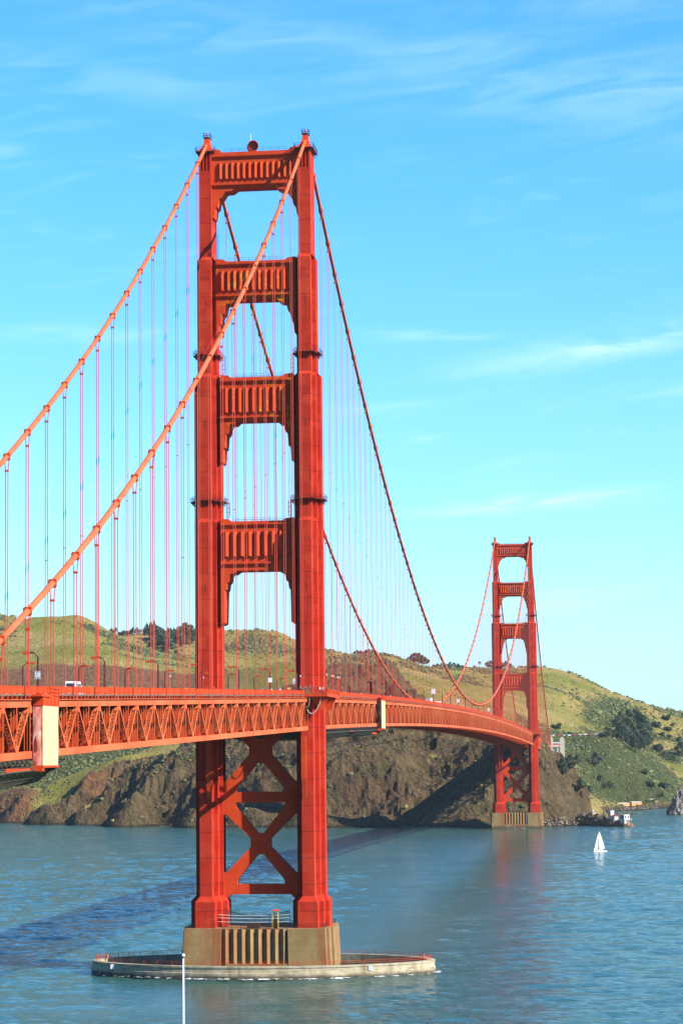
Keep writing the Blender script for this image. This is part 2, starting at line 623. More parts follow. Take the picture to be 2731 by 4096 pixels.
def ring_platform(m, w, h, z, cy):
    o = leg_outline(w, h, z, cy, 1.0, 1.0)
    i = leg_outline(w, h, z, cy, 0.01, 0.01)
    n = len(o)
    for k in range(n):
        k2 = (k + 1) % n
        a, b, c, d = o[k], o[k2], i[k2], i[k]
        dn = lambda p, q: (p[0], p[1], p[2] - q)
        if math.dist(a, b) < 0.05:
            continue
        m.hexa([dn(a, .22), dn(b, .22), dn(c, .22), dn(d, .22)], [a, b, c, d])
        for hh in (0.55, 1.1):
            m.beam((a[0], a[1], z + hh), (b[0], b[1], z + hh), 0.07, 0.07, (0, 0, 1))
        L = math.dist(a, b)
        for j in range(max(1, int(L / 1.6)) + 1):
            f = j / max(1, int(L / 1.6))
            px, py = a[0] + (b[0] - a[0]) * f, a[1] + (b[1] - a[1]) * f
            m.beam((px, py, z), (px, py, z + 1.1), 0.07, 0.07, (1, 0, 0))
            qx, qy = d[0] + (c[0] - d[0]) * f, d[1] + (c[1] - d[1]) * f
            m.beam((px, py, z - .2), (qx, qy, z - 1.3), 0.09, 0.09, (0, 0, 1))


def portal_strut(i):
    z0, z1, lipL, lipU, f0, f1, ye, yf, n, wL = (
        (214.0, 224.0, 214.8, 222.8, 216.3, 220.8, 12.1, 10.5, 13, "orange"),
        (182.7, 193.4, 183.8, 192.6, 185.1, 190.6, 11.0, 10.2, 12, "stained"),
        (149.3, 161.2, 150.1, 160.2, 151.4, 158.2, 9.98, 9.3, 10, "stained"),
        (108.4, 121.8, 110.3, 120.9, 112.1, 118.9, 9.98, 9.5, 9, "orange"))[i]
    hx = (2.7, 3.0, 3.5, 3.8)[i]
    m = MB().mat(wL)
    # body outline with stepped haunches below and low upstands above
    hau = ([(5.4, 0.0), (6.6, -0.9), (8.3, -1.0), (9.4, -2.6), (10.1, -3.0), (10.5, -5.2), (11.1, -5.6), (11.5, -8.2), (12.05, -8.4)] if i == 0 else
           [(5.6, 0.0), (6.6, -0.9), (8.2, -1.0), (8.9, -3.6), (9.5, -4.0), (9.9, -6.4), (10.3, -6.8), (10.6, -9.6), (11.0, -10.0)] if i == 1 else
           [(5.2, 0.0), (6.0, -0.8), (7.3, -0.9), (8.0, -3.4), (8.5, -3.8), (8.8, -7.2), (9.3, -7.6), (9.5, -11.2), (9.97, -11.6)] if i == 2 else
           [(5.4, 0.0), (6.4, -0.7), (7.4, -0.8), (8.0, -3.0), (8.4, -3.3), (8.6, -5.0), (9.0, -5.3), (9.2, -14.0), (9.97, -14.6)])
    ups = [(ye, 0.8 if i else 1.0), (ye - 2.2, 0.6 if i else 0.8), (ye - 2.9, 0.0), ]
    right = [(y, z0 + dz) for y, dz in hau] + [(ye, z1 + ups[0][1]), (ye - 2.2, z1 + ups[1][1]), (ye - 2.9, z1)]
    left = [(-y, z) for y, z in reversed(right)]
    poly = right + left
    m.prism(poly, -hx, hx)
    for s in (-1, 1):
        for zl in (lipL, lipU):
            yl = ye - 0.02
            a = [(s * hx, -yl, zl - 0.55), (s * hx, yl, zl - 0.55), (s * hx, yl, zl + 0.35), (s * hx, -yl, zl + 0.35)]
            b = [(s * (hx + 0.6), -yl, zl - 0.1), (s * (hx + 0.6), yl, zl - 0.1), (s * (hx + 0.6), yl, zl + 0.35), (s * (hx + 0.6), -yl, zl + 0.35)]
            m.hexa(a, b)
        # panel frame: two stiles and a head, then triangular flutes
        sp = 2 * yf / n
        for k in range(n):
            y0 = -yf + k * sp
            yr = y0 + sp * 0.5
            dd = sp * 0.42
            X = s * (hx + 0.004)
            m.add([(X, y0 + 0.02, f0), (X, y0 + sp - 0.02, f0), (s * (hx + dd), yr, f0 + 0.25), (X, y0 + 0.02, f1), (X, y0 + sp - 0.02, f1), (s * (hx + dd), yr, f1)],
                  [(0, 1, 2), (3, 5, 4), (0, 2, 5, 3), (2, 1, 4, 5), (1, 0, 3, 4)])
    return m


def brace_panel(thick=1.4):
    """X bracing and cross girders between the legs under the deck, one plate with openings"""
    out = [(9.98, 20.4), (9.98, 66.0), (7.0, 66.0), (0, 63.2), (-7.0, 66.0), (-9.98, 66.0), (-9.98, 20.4), (-7.9, 21.7), (7.9, 21.7)]
    out = [(-9.98, 20.0), (-8.0, 21.8), (8.0, 21.8), (9.98, 20.0), (9.98, 70.0), (6.6, 70.0), (0.9, 63.2), (-0.9, 63.2), (-6.6, 70.0), (-9.98, 70.0)]
    holes = [
        [(-6.4, 24.5), (6.4, 24.5), (6.4, 25.6), (0.8, 32.4), (-0.8, 32.4), (-6.4, 25.6)],
        [(-6.6, 46.2), (-6.6, 45.2), (-0.8, 38.0), (0.8, 38.0), (6.6, 45.2), (6.6, 46.2)],
        [(9.97, 27.6), (9.97, 43.0), (9.2, 43.0), (2.7, 36.6), (2.7, 34.4), (9.2, 27.6)],
        [(-9.97, 27.6), (-9.2, 27.6), (-2.7, 34.4), (-2.7, 36.6), (-9.2, 43.0), (-9.97, 43.0)],
        [(-6.6, 49.0), (6.6, 49.0), (6.6, 50.0), (0.8, 56.8), (-0.8, 56.8), (-6.6, 50.0)],
        [(9.97, 51.8), (9.97, 67.0), (9.2, 67.0), (3.0, 61.0), (3.0, 59.0), (9.2, 51.8)],
        [(-9.97, 51.8), (-9.2, 51.8), (-3.0, 59.0), (-3.0, 61.0), (-9.2, 67.0), (-9.97, 67.0)],
    ]
    cu = bpy.data.curves.new("brace_outline", 'CURVE')
    cu.dimensions = '2D'
    cu.fill_mode = 'BOTH'
    cu.extrude = thick
    for loop in [out] + holes:
        s = cu.splines.new('POLY')
        s.points.add(len(loop) - 1)
        for p, (a, b) in zip(s.points, loop):
            p.co = (a, b, 0, 1)
        s.use_cyclic_u = True
    tmp = bpy.data.objects.new("brace_outline", cu)
    COL.objects.link(tmp)
    dg = bpy.context.evaluated_depsgraph_get()
    me = bpy.data.meshes.new_from_object(tmp.evaluated_get(dg))
    # local (a, b, c) -> world (c, a, b)
    me.transform(Matrix(((0, 0, 1, 0), (1, 0, 0, 0), (0, 1, 0, 0), (0, 0, 0, 1))))
    bpy.data.objects.remove(tmp)
    bpy.data.curves.remove(cu)
    me.materials.clear()
    me.materials.append(MATS["orange"])
    me.name = "cross_brace"
    return me


def build_tower():
    T = empty("bridge_tower", (0, 0, 0), 0, bridge)
    for cy in (-HALF, HALF):
        tower_leg(cy).build("tower_leg", T)
        # saddle housing / spire
        m = MB().mat("orange")
        prof = ((224.2, 2.1, 3.6), (224.8, 1.9, 3.3), (225.6, 1.25, 2.5), (226.6, 0.95, 1.9), (227.2, 0.80, 1.5), (228.6, 0.70, 1.25))
        m.loft([[(-b, cy - a, z), (b, cy - a, z), (b, cy + a, z), (-b, cy + a, z)] for z, a, b in prof])
        m.mat("dark_steel")
        m.box(-1.5, 1.5, cy - 0.9, cy + 0.9, 228.6, 228.8)
        for zz in (229.3, 229.9):
            for a, b in (((-1.5, -.9), (1.5, -.9)), ((1.5, -.9), (1.5, .9)), ((1.5, .9), (-1.5, .9)), ((-1.5, .9), (-1.5, -.9))):
                m.beam((a[0], cy + a[1], zz), (b[0], cy + b[1], zz), 0.1, 0.1, (0, 0, 1))
        for a in ((-1.5, -.9), (1.5, -.9), (1.5, .9), (-1.5, .9)):
            m.beam((a[0], cy + a[1], 228.8), (a[0], cy + a[1], 229.9), 0.1, 0.1, (1, 0, 0))
        m.build("saddle_housing", T)
        m = MB().mat("lifebuoy_red")
        m.tube([(0, cy, 228.8), (0, cy, 230.1)], 0.22, 8)
        m.mat("globe_glass")
        m.ball((0, cy, 230.3), 0.26)
        m.build("beacon_light", T)
        # head platform with railing
        m = MB().mat("shaded_orange")
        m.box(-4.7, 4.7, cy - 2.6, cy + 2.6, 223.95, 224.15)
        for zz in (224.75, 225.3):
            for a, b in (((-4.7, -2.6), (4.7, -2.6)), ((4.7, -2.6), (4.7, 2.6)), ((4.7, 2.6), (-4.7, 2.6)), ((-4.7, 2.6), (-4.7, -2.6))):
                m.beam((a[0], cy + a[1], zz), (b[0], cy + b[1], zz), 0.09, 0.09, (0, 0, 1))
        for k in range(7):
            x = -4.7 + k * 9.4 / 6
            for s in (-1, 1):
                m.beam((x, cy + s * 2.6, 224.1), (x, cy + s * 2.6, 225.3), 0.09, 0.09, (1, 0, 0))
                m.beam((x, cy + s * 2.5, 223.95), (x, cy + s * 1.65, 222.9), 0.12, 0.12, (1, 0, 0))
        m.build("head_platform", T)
        for tier, z, zl in ((TIER_B, 167.6, 162.0), (TIER_C, 127.5, 122.6)):
            m = MB().mat("shaded_orange")
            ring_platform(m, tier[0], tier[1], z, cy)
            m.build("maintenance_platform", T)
            m = MB().mat("dark_steel")
            s = -1 if cy > 0 else 1
            yy = cy + s * (tier[0][2] + 1.2)
            for dx in (-0.35, 0.35):
                m.beam((dx, yy, z), (dx, yy - 0 * s, zl), 0.1, 0.1, (1, 0, 0))
                m.beam((dx, yy + 0.7 * s, z), (dx, yy + 0.7 * s, zl + 1), 0.07, 0.07, (1, 0, 0))
            for k in range(int((z - zl) / 0.6)):
                m.beam((-0.35, yy, zl + 0.3 + k * 0.6), (0.35, yy, zl + 0.3 + k * 0.6), 0.07, 0.07, (0, 0, 1))
                if k % 2 == 0:
                    for dx in (-0.35, 0.35):
                        m.beam((dx, yy, zl + 0.8 + k * 0.6), (dx, yy + 0.7 * s, zl + 0.8 + k * 0.6), 0.06, 0.06, (0, 0, 1))
            m.build("ladder", T)
        # door at deck level
        m = MB().mat("green_door")
        m.box(-8.20, -8.002, cy - 1.25, cy + 1.25, 73.2, 76.6)
        for yy in (-1.25, -0.03, 1.19):
            m.box(-8.27, -8.2, cy + yy, cy + yy + 0.06, 73.2, 76.6)
        m.box(-8.27, -8.2, cy - 1.19, cy + 1.19, 76.0, 76.1)
        m.build("tower_door", T)
        # inspection corbels under the deck
        m = MB().mat("orange")
        inn = 1 if cy < 0 else -1
        for zz, pr, hh in ((52.5, 0.9, 3.4), (49.6, 0.6, 2.4)):
            a = cy + inn * 0.2
            b = cy + inn * 1.5
            lo, hi = min(a, b), max(a, b)
            m.hexa([(-8.05, lo + .2, zz - hh), (-7.9, lo + .2, zz - hh), (-7.9, hi - .2, zz - hh), (-8.05, hi - .2, zz - hh)],
                   [(-8.0 - pr, lo, zz), (-7.9, lo, zz), (-7.9, hi, zz), (-8.0 - pr, hi, zz)])
        m.box(-8.9, -8.0, min(cy + inn * 0.2, cy + inn * 1.5), max(cy + inn * 0.2, cy + inn * 1.5), 52.5, 63.5)
        m.build("inspection_shaft", T)
    for i in range(4):
        portal_strut(i).build("portal_strut", T)
    # thin railing on top of the struts
    for z, ye in ((224.0, 8.6), (193.4, 7.6), (161.2, 6.8), (121.8, 6.8)):
        m = MB().mat("dark_steel")
        for x in (-2.4, 2.4):
            for hh in (0.5, 1.05):
                m.beam((x, -ye, z + hh), (x, ye, z + hh), 0.05, 0.05, (0, 0, 1))
            for k in range(9):
                y = -ye + 2 * ye * k / 8
                m.beam((x, y, z - 0.05), (x, y, z + 1.05), 0.06, 0.06, (1, 0, 0))
        m.build("strut_railing", T)
    o = bpy.data.objects.new("cross_brace", brace_panel())
    COL.objects.link(o)
    o.parent = T
    # inner edge flanges of the cross girders
    m = MB().mat("orange")
    for z in (21.8, 24.4, 46.1, 48.9):
        pass
    return T


towerS = build_tower()
towerN = copy_tree(towerS, bridge)
towerN.location = (SPAN, 0, 0)
towerS["label"] = "near orange tower standing on the ringed concrete pier"
towerN["label"] = "small far orange tower standing below the rocky headland"


# drum dish and whip aerial on the near tower only
def build_dish():
    m = MB().mat("orange")
    c = np.array([0.0, 1.05, 225.95])
    ax = np.array([-0.92, -0.34, 0.10])
    ax /= np.linalg.norm(ax)
    s = np.cross(ax, (0, 0, 1))
    up = np.array([0, 0, 1.0])
    def rg(t, r):
        return [c + ax * t + r * (s * math.cos(a) + up * math.sin(a)) for a in np.linspace(0, 2 * math.pi, 28, endpoint=False)]
    m.loft([rg(0.9, 1.42), rg(0.9, 1.5), rg(-0.7, 1.5), rg(-1.0, 0.5), rg(-0.95, 0.3), rg(-0.5, 1.42)], caps=False)
    rings = [rg(-0.5, 1.42), rg(0.9, 1.42)]
    m.mat("rust_roof").loft(rings, caps=False)  # darker red stands in for the shaded orange inside of the drum
    m.loft([rg(-0.75, 0.05), rg(-0.55, 1.0), rg(-0.5, 1.42)], caps=False)
    m.mat("orange")
    m.box(-0.5, 0.5, 0.75, 1.35, 223.9, 224.7)
    m.build("drum_dish", towerS)
    m = MB().mat("white_paint")
    m.tube([(1.0, 1.7, 223.9), (1.0, 1.7, 229.9)], [0.10, 0.06], 6)
    m.build("whip_aerial", towerS)


build_dish()


# ---- concrete piers
def build_pier():
    m = MB().mat("pier")
    def plan(g, z):
        f = 1.0 + g
        pts = [(-13.0, 8.8), (-13.0, 18.6), (-10.2, 18.6), (-10.2, 19.3), (-6.0, 19.3), (-6.0, 19.9), (6.0, 19.9), (6.0, 19.3), (10.2, 19.3), (10.2, 18.6), (13.0, 18.6), (13.0, 8.8)]
        pts = [(-11.9, 8.8)] + pts + [(11.9, 8.8)]
        full = pts + [(x, -y) for x, y in reversed(pts)]
        return [(x * f, y * f, z) for x, y in full]
    m.loft([plan(0.03, -6.0), plan(0.022, 4.3), plan(0.0, 13.4)])
    # solid sill joining the blocks and fluted panels
    for s in (-1, 1):
        a, b = sorted((s * 11.0, s * 13.15))
        m.box(a, b, -9.05, 9.05, -6.0, 4.4)
        n = 8
        sp = 17.6 / n
        for k in range(n):
            y0 = -8.8 + k * sp
            X0, X1 = s * 11.93, s * (11.95 + 0.95)
            m.add([(X0, y0, 4.35), (X0, y0 + sp, 4.35), (X1, y0 + sp / 2, 4.35), (X0, y0, 13.3), (X0, y0 + sp, 13.3), (X1, y0 + sp / 2, 13.3)],
                  [(0, 1, 2), (3, 5, 4), (0, 2, 5, 3), (2, 1, 4, 5), (1, 0, 3, 4)])
    o = m.build("concrete_pier", bridge)
    m = MB().mat("dark_steel")
    for (x0, y0, x1, y1) in ((-12.6, -18.2, -12.6, 18.2), (12.6, -18.2, 12.6, 18.2), (-12.6, -18.2, 12.6, -18.2), (-12.6, 18.2, 12.6, 18.2)):
        L = math.hypot(x1 - x0, y1 - y0)
        n = int(L / 2.4)
        for k in range(n + 1):
            f = k / n
            m.beam((x0 + (x1 - x0) * f, y0 + (y1 - y0) * f, 13.3), (x0 + (x1 - x0) * f, y0 + (y1 - y0) * f, 14.7), 0.09, 0.09, (1, 0, 0) if x0 == x1 else (0, 1, 0))
        for hh in (14.0, 14.65):
            m.beam((x0, y0, hh), (x1, y1, hh), 0.08, 0.08, (0, 0, 1))
    m.build("pier_railing", o)
    return o


pierS = build_pier()
pierN = copy_tree(pierS, bridge)
pierN.location = (SPAN, 0, 0)


def build_pier_gear():
    root = empty("winch_cabin", (-10.3, -5.2, 13.4))
    m = MB().mat("yellow_paint")
    for y in (-0.7, 0.7):
        for x in (-0.7, 0.7):
            m.beam((x, y, 0), (x, y, 4.6), 0.10, 0.10, (1, 0, 0))
    m.build("post", root)
    m = MB().mat("orange")
    m.hexa([(-1.0, -1.1, 4.6), (1.0, -1.1, 4.6), (1.0, 1.1, 4.6), (-1.0, 1.1, 4.6)], [(-0.3, -0.3, 4.95), (0.3, -0.3, 4.95), (0.3, 0.3, 4.95), (-0.3, 0.3, 4.95)])
    m.build("roof", root)
    m = MB().mat("dark_steel")
    m.box(-0.55, 0.55, -0.5, 0.5, 0.0, 2.4)
    m.build("winch", root)
    tag(root, "small open cabin with yellow posts and orange roof on the near pier top", "winch cabin")
    m = MB().mat("dark_steel")
    m.box(-11.3, -9.2, -1.0, 2.2, 13.4, 14.9)
    tag(m.build("equipment_box"), "dark equipment box on the near pier between the tower legs", "box")
    o = MB().mat("lifebuoy_red")
    pts = [(-13.55, 7.2 + 0.42 * math.cos(a), 5.2 + 0.42 * math.sin(a)) for a in np.linspace(0, 2 * math.pi, 17)]
    o.tube(pts, 0.10, 6, caps=False)
    tag(o.build("lifebuoy"), "orange lifebuoy ring hanging on the fluted front of the near pier", "lifebuoy")
    # dark debris net slung between the legs above the pier
    m = MB().mat("dark_net")
    def pt(f, g):
        y = -8.6 + 17.0 * f
        top = 17.9 - 1.3 * math.sin(math.pi * f)
        return (-7.2, y, 14.0 + (top - 14.0) * g)
    for k in range(52):
        f = k / 51
        m.tube([pt(f, 0), pt(f, 1)], 0.055, 3)
    for k in range(15):
        g = k / 14
        m.tube([pt(q / 16, g) for q in range(17)], 0.055 if k < 14 else 0.09, 3)
    tag(m.build("debris_net"), "dark blue net slung between the near tower legs above the pier", "net")
    m = MB().mat("white_paint")
    for z, sg in ((17.0, 0.3), (16.2, 0.25), (15.2, 0.2)):
        m.tube([(-10.6, -9.0 + 19 * f, z - sg * math.sin(math.pi * f)) for f in np.linspace(0, 1, 14)], 0.045, 4)
    tag(m.build("mooring_rope"), "pale slack ropes strung across the near pier between the legs", "rope")


build_pier_gear()


def build_fender():
    root = empty("pier_fender", (0, 0, 0))
    tag(root, "pale concrete oval fender ring in the water around the near pier", "fender ring")
    m = MB().mat("fender")
    n = 120
    def ring(a, b, z):
        p = []
        for k in range(n):
            t = 2 * math.pi * k / n
            c, s = math.cos(t), math.sin(t)
            e = 2 / 1.80
            p.append((math.copysign(abs(c) ** e, c) * a, math.copysign(abs(s) ** e, s) * b, z))
        return p
    A, B = 22.8, 46.0
    rs = [ring(A + 0.35, B + 0.35, -5), ring(A + 0.35, B + 0.35, 2.75), ring(A + 0.12, B + 0.12, 2.85), ring(A + 0.05, B + 0.05, 4.0), ring(A + 0.22, B + 0.22, 4.06),
          ring(A + 0.2, B + 0.2, 4.5), ring(A - 1.5, B - 1.8, 4.52), ring(A - 1.55, B - 1.85, -5)]
    m.loft(rs, caps=False)
    m.build("ring_wall", root)
    for nm, off in (("ring_railing", 0.9),):
        m = MB().mat("orange")
        p = ring(A - off, B - off, 4.5)
        for k in range(n):
            if k % 2 == 0:
                m.beam(p[k], (p[k][0], p[k][1], 5.6), 0.11, 0.11, (1, 0, 0))
            a, b = p[k], p[(k + 1) % n]
            for hh in (5.1, 5.6):
                m.beam((a[0], a[1], hh), (b[0], b[1], hh), 0.06, 0.06, (0, 0, 1))
        m.build(nm, root)
    for t, y0 in ((math.radians(180 - 57), 0), (math.radians(180 + 44), 0)):
        c, s = math.cos(t), math.sin(t)
        e = 2 / 1.80
        x, y = math.copysign(abs(c) ** e, c) * (A + 0.3), math.copysign(abs(s) ** e, s) * (B + 0.3)
        o = MB().mat("white_paint")
        o.box(-0.06, 0.06, -0.55, 0.55, -0.6, 0.6)
        q = o.build("notice_board", root)
        q.location = (x - 0.2, y, 3.6)
        q.rotation_euler = (0, 0, math.atan2(-y / 2100 * 0.55, -x / 520) + math.pi if False else 0)
    m = MB().mat("lifebuoy_red")
    m.tube([(0, 0, 4.5), (0, 0, 5.6)], 0.28, 10)
    q = m.build("red_locker", root)
    q.location = (3.0, 42.8, 0)
    q = bpy.data.objects.new("red_locker", q.data)
    COL.objects.link(q)
    q.parent = root
    q.location = (2.0, -43.0, 0)


build_fender()


# ---- main cables and bands
def build_cable(cy):
    m = MB().mat("cable")
    xs = list(np.arange(-420, 0, 6.0)) + list(np.linspace(-6, 6, 7)) + list(np.arange(10, SPAN - 6, 7.0)) + list(np.linspace(SPAN - 6, SPAN + 6, 7)) + list(np.arange(SPAN + 10, SPAN + 352, 6.0))
    xs = sorted(set(round(float(x), 2) for x in xs))
    zz = []
    for x in xs:
        z = cable_z(x)
        for c in (0, SPAN):
            if abs(x - c) < 6:
                z = min(z, 226.3 - 0.055 * (x - c) ** 2)
        zz.append(z)
    m.tube([(x, cy, z) for x, z in zip(xs, zz)], 0.49, 12)
    o = m.build("main_cable", bridge, smooth=True)
    # hand ropes above the cable
    m = MB().mat("rope")
    for x0, x1, st in ((-415, -4, 15.24), (4, SPAN - 4, 15.24), (SPAN + 4, SPAN + 340, 15.24)):
        x = np.arange(x0, x1, st)
        for dy in (-0.55, 0.55):
            m.tube([(a, cy + dy, cable_z(a) + 1.55) for a in x], 0.022, 4)
            for a in x[::1]:
                m.beam((a, cy + dy * 0.8, cable_z(a) + 0.3), (a, cy + dy, cable_z(a) + 1.55), 0.03, 0.03, (1, 0, 0))
    m.build("hand_rope", o)
    return o


def hanger_xs():
    xs = [-15.24 * k for k in range(1, 22)] + [15.24 * k for k in range(1, 84)] + [SPAN + 15.24 * k for k in range(1, 22)]
    return xs


def slope(x):
    return (cable_z(x + 0.5) - cable_z(x - 0.5))


band_mesh = None


def band_builder(m, x, cy, z, sl):
    d = np.array([1, 0, sl])
    d /= np.linalg.norm(d)
    c = np.array([x, cy, z])
    m.mat("cable")
    m.tube([c - d * 0.75, c - d * 0.70, c + d * 0.70, c + d * 0.75], [0.50, 0.555, 0.555, 0.50], 12)
    m.mat("orange")
    up = np.array([-d[2], 0, d[0]])
    for s in (-1, 1):
        m.beam(c + s * d * 0.30 - up * 0.62, c + s * d * 0.30 + up * 0.62, 0.12, 1.14, (0, 1, 0))
        m.beam(c - d * 0.7 + np.array([0, s * 0.54, 0]), c + d * 0.7 + np.array([0, s * 0.54, 0]), 0.18, 0.16, (0, 1, 0))


def suspender_builder(m, x, cy):
    z = cable_z(x)
    zb = deck(x) - 2.0
    zs = z - 2.6
    m.mat("rope")
    if zs - zb > 1.5:
        for dx in (-0.14, 0.14):
            for s in (-1, 1):
                m.tube([(x + dx, cy + s * 0.50, z + 0.1), (x + dx, cy + s * 0.23, zs), (x + dx, cy + s * 0.23, zb)], 0.052, 6)
        m.mat("orange").box(x - 0.24, x + 0.24, cy - 0.36, cy + 0.36, zs - 0.16, zs + 0.16)
        if zs - zb > 50:
            zm = zb + (zs - zb) * 0.5
            m.box(x - 0.2, x + 0.2, cy - 0.3, cy + 0.3, zm - 0.06, zm + 0.06)
    else:
        for dx in (-0.14, 0.14):
            for s in (-1, 1):
                m.tube([(x + dx, cy + s * 0.5, z), (x + dx, cy + s * 0.4, zb)], 0.052, 6)


def build_cables():
    cands = []
    for cy in (-HALF, HALF):
        cab = build_cable(cy)
        cab["label"] = ("thick orange main cable on the side towards the open bay" if cy < 0 else "thick orange main cable on the ocean side beyond the roadway")
        hx = sorted(hanger_xs())
        rest = MB()
        for i, x in enumerate(hx):
            m = MB() if i < 99 else rest
            band_builder(m, x, cy, cable_z(x), slope(x))
            if i < 99:
                m.build("cable_band", cab)
        tag(rest.build("cable_band", cab), kind="stuff")
        for x in hx:
            ln = cable_z(x) - deck(x)
            cands.append((ln / (x + 656.0), x, cy))
    cands = [c for c in cands if not (c[2] > 0 and c[1] < -235) and not (c[2] < 0 and c[1] < -330)] + \
            [(0.0, c[1], c[2]) for c in cands if (c[2] > 0 and c[1] < -235)]
    cands.sort(reverse=True)
    rest = MB()
    for i, (_, x, cy) in enumerate(cands):
        m = MB() if i < 99 else rest
        suspender_builder(m, x, cy)
        if i < 99:
            m.build("suspender_rope", bridge)
    tag(rest.build("suspender_rope", bridge), kind="stuff")


build_cables()


# ---- stiffening trusses and deck
X_S0, X_S1 = -420.0, -4.0


def laced(m, p, q, w, cy, dep, lace=True, n=9):
    """box member of the side truss: two web plates and lattice faces between them"""
    for s in (-1, 1):
        yy = cy + s * dep / 2
        m.beam((p[0], yy, p[1]), (q[0], yy, q[1]), w, 0.07, (0, 1, 0))
    d = np.array([q[0] - p[0], q[1] - p[1]])
    L = np.linalg.norm(d)
    d /= L
    nn = np.array([-d[1], d[0]])
    if not lace:
        return
    for sd in (-1, 1):
        off = nn * sd * (w / 2 - 0.03)
        for k in range(n):
            a = np.array(p) + d * (L * k / n) + off
            b = np.array(p) + d * (L * (k + 1) / n) + off
            for s in (-1, 1):
                m.beam((a[0], cy - s * dep / 2, a[1]), (b[0], cy + s * dep / 2, b[1]), 0.08, 0.05, (nn[0], 0, nn[1]))


def build_truss(cy, x0, x1, hang0, detail):
    m = MB().mat("truss")
    n0 = math.ceil((x0 - hang0) / PANEL + 1e-6)
    n1 = math.floor((x1 - hang0) / PANEL - 1e-6)
    xs = [x0] + [hang0 + PANEL * k for k in range(n0, n1 + 1)] + [x1]
    top = lambda x: deck(x) - 2.6
    bot = lambda x: deck(x) - 10.05
    sd = -1 if cy < 0 else 1
    for a, b in zip(xs[:-1], xs[1:]):
        m.beam((a, cy, top(a)), (b, cy, top(b)), 1.05, 0.95)
        m.beam((a, cy, bot(a)), (b, cy, bot(b)), 1.05, 0.95)
        # projecting top flange
        m.beam((a, cy + sd * 0.1, top(a) + 0.60), (b, cy + sd * 0.1, top(b) + 0.60), 0.10, 1.35)
    for i, x in enumerate(xs):
        m.beam((x, cy, bot(x) + 0.5), (x, cy, top(x) - 0.5), 0.20, 0.05)
        for s in (-1, 1):
            m.beam((x, cy + s * 0.42, bot(x) + 0.52), (x, cy + s * 0.42, top(x) - 0.52), 0.26, 0.07)
        k = round((x - hang0) / PANEL)
        yo = cy + sd * 0.49
        if abs(hang0 + PANEL * k - x) < 0.1:
            if k % 2 == 0:   # hanger node: gusset at the top
                m.hexa([(x - 0.55, yo - 0.03, top(x) - 1.35), (x + 0.55, yo - 0.03, top(x) - 1.35), (x + 0.55, yo + 0.03, top(x) - 1.35), (x - 0.55, yo + 0.03, top(x) - 1.35)],
                       [(x - 0.8, yo - 0.03, top(x) + 0.53), (x + 0.8, yo - 0.03, top(x) + 0.53), (x + 0.8, yo + 0.03, top(x) + 0.53), (x - 0.8, yo + 0.03, top(x) + 0.53)])
                for s in (-1, 1):
                    xb = x + s * PANEL
                    if x0 - 0.1 < xb < x1 + 0.1:
                        laced(m, (xb - s * 0.45, bot(xb) + 0.7), (x + s * 0.45, top(x) - 0.7), 0.42, cy, 0.86, detail, 11)
                        # solid end plate of the diagonal
                        pa, pb = np.array((x + s * 0.45, top(x) - 0.7)), np.array((xb - s * 0.45, bot(xb) + 0.7))
                        dd = (pb - pa) / np.linalg.norm(pb - pa)
                        pe = pa + dd * 1.1
                        nn = np.array((-dd[1], dd[0]))
                        for q in (-1, 1):
                            o = nn * q * 0.18
                            m.beam((pa[0] + o[0], cy, pa[1] + o[1]), (pe[0] + o[0], cy, pe[1] + o[1]), 0.05, 0.84)
            else:
                m.hexa([(x - 0.85, yo - 0.03, bot(x) - 0.53), (x + 0.85, yo - 0.03, bot(x) - 0.53), (x + 0.85, yo + 0.03, bot(x) - 0.53), (x - 0.85, yo + 0.03, bot(x) - 0.53)],
                       [(x - 0.55, yo - 0.03, bot(x) + 1.5), (x + 0.55, yo - 0.03, bot(x) + 1.5), (x + 0.55, yo + 0.03, bot(x) + 1.5), (x - 0.55, yo + 0.03, bot(x) + 1.5)])
    return m.build("side_truss", bridge)


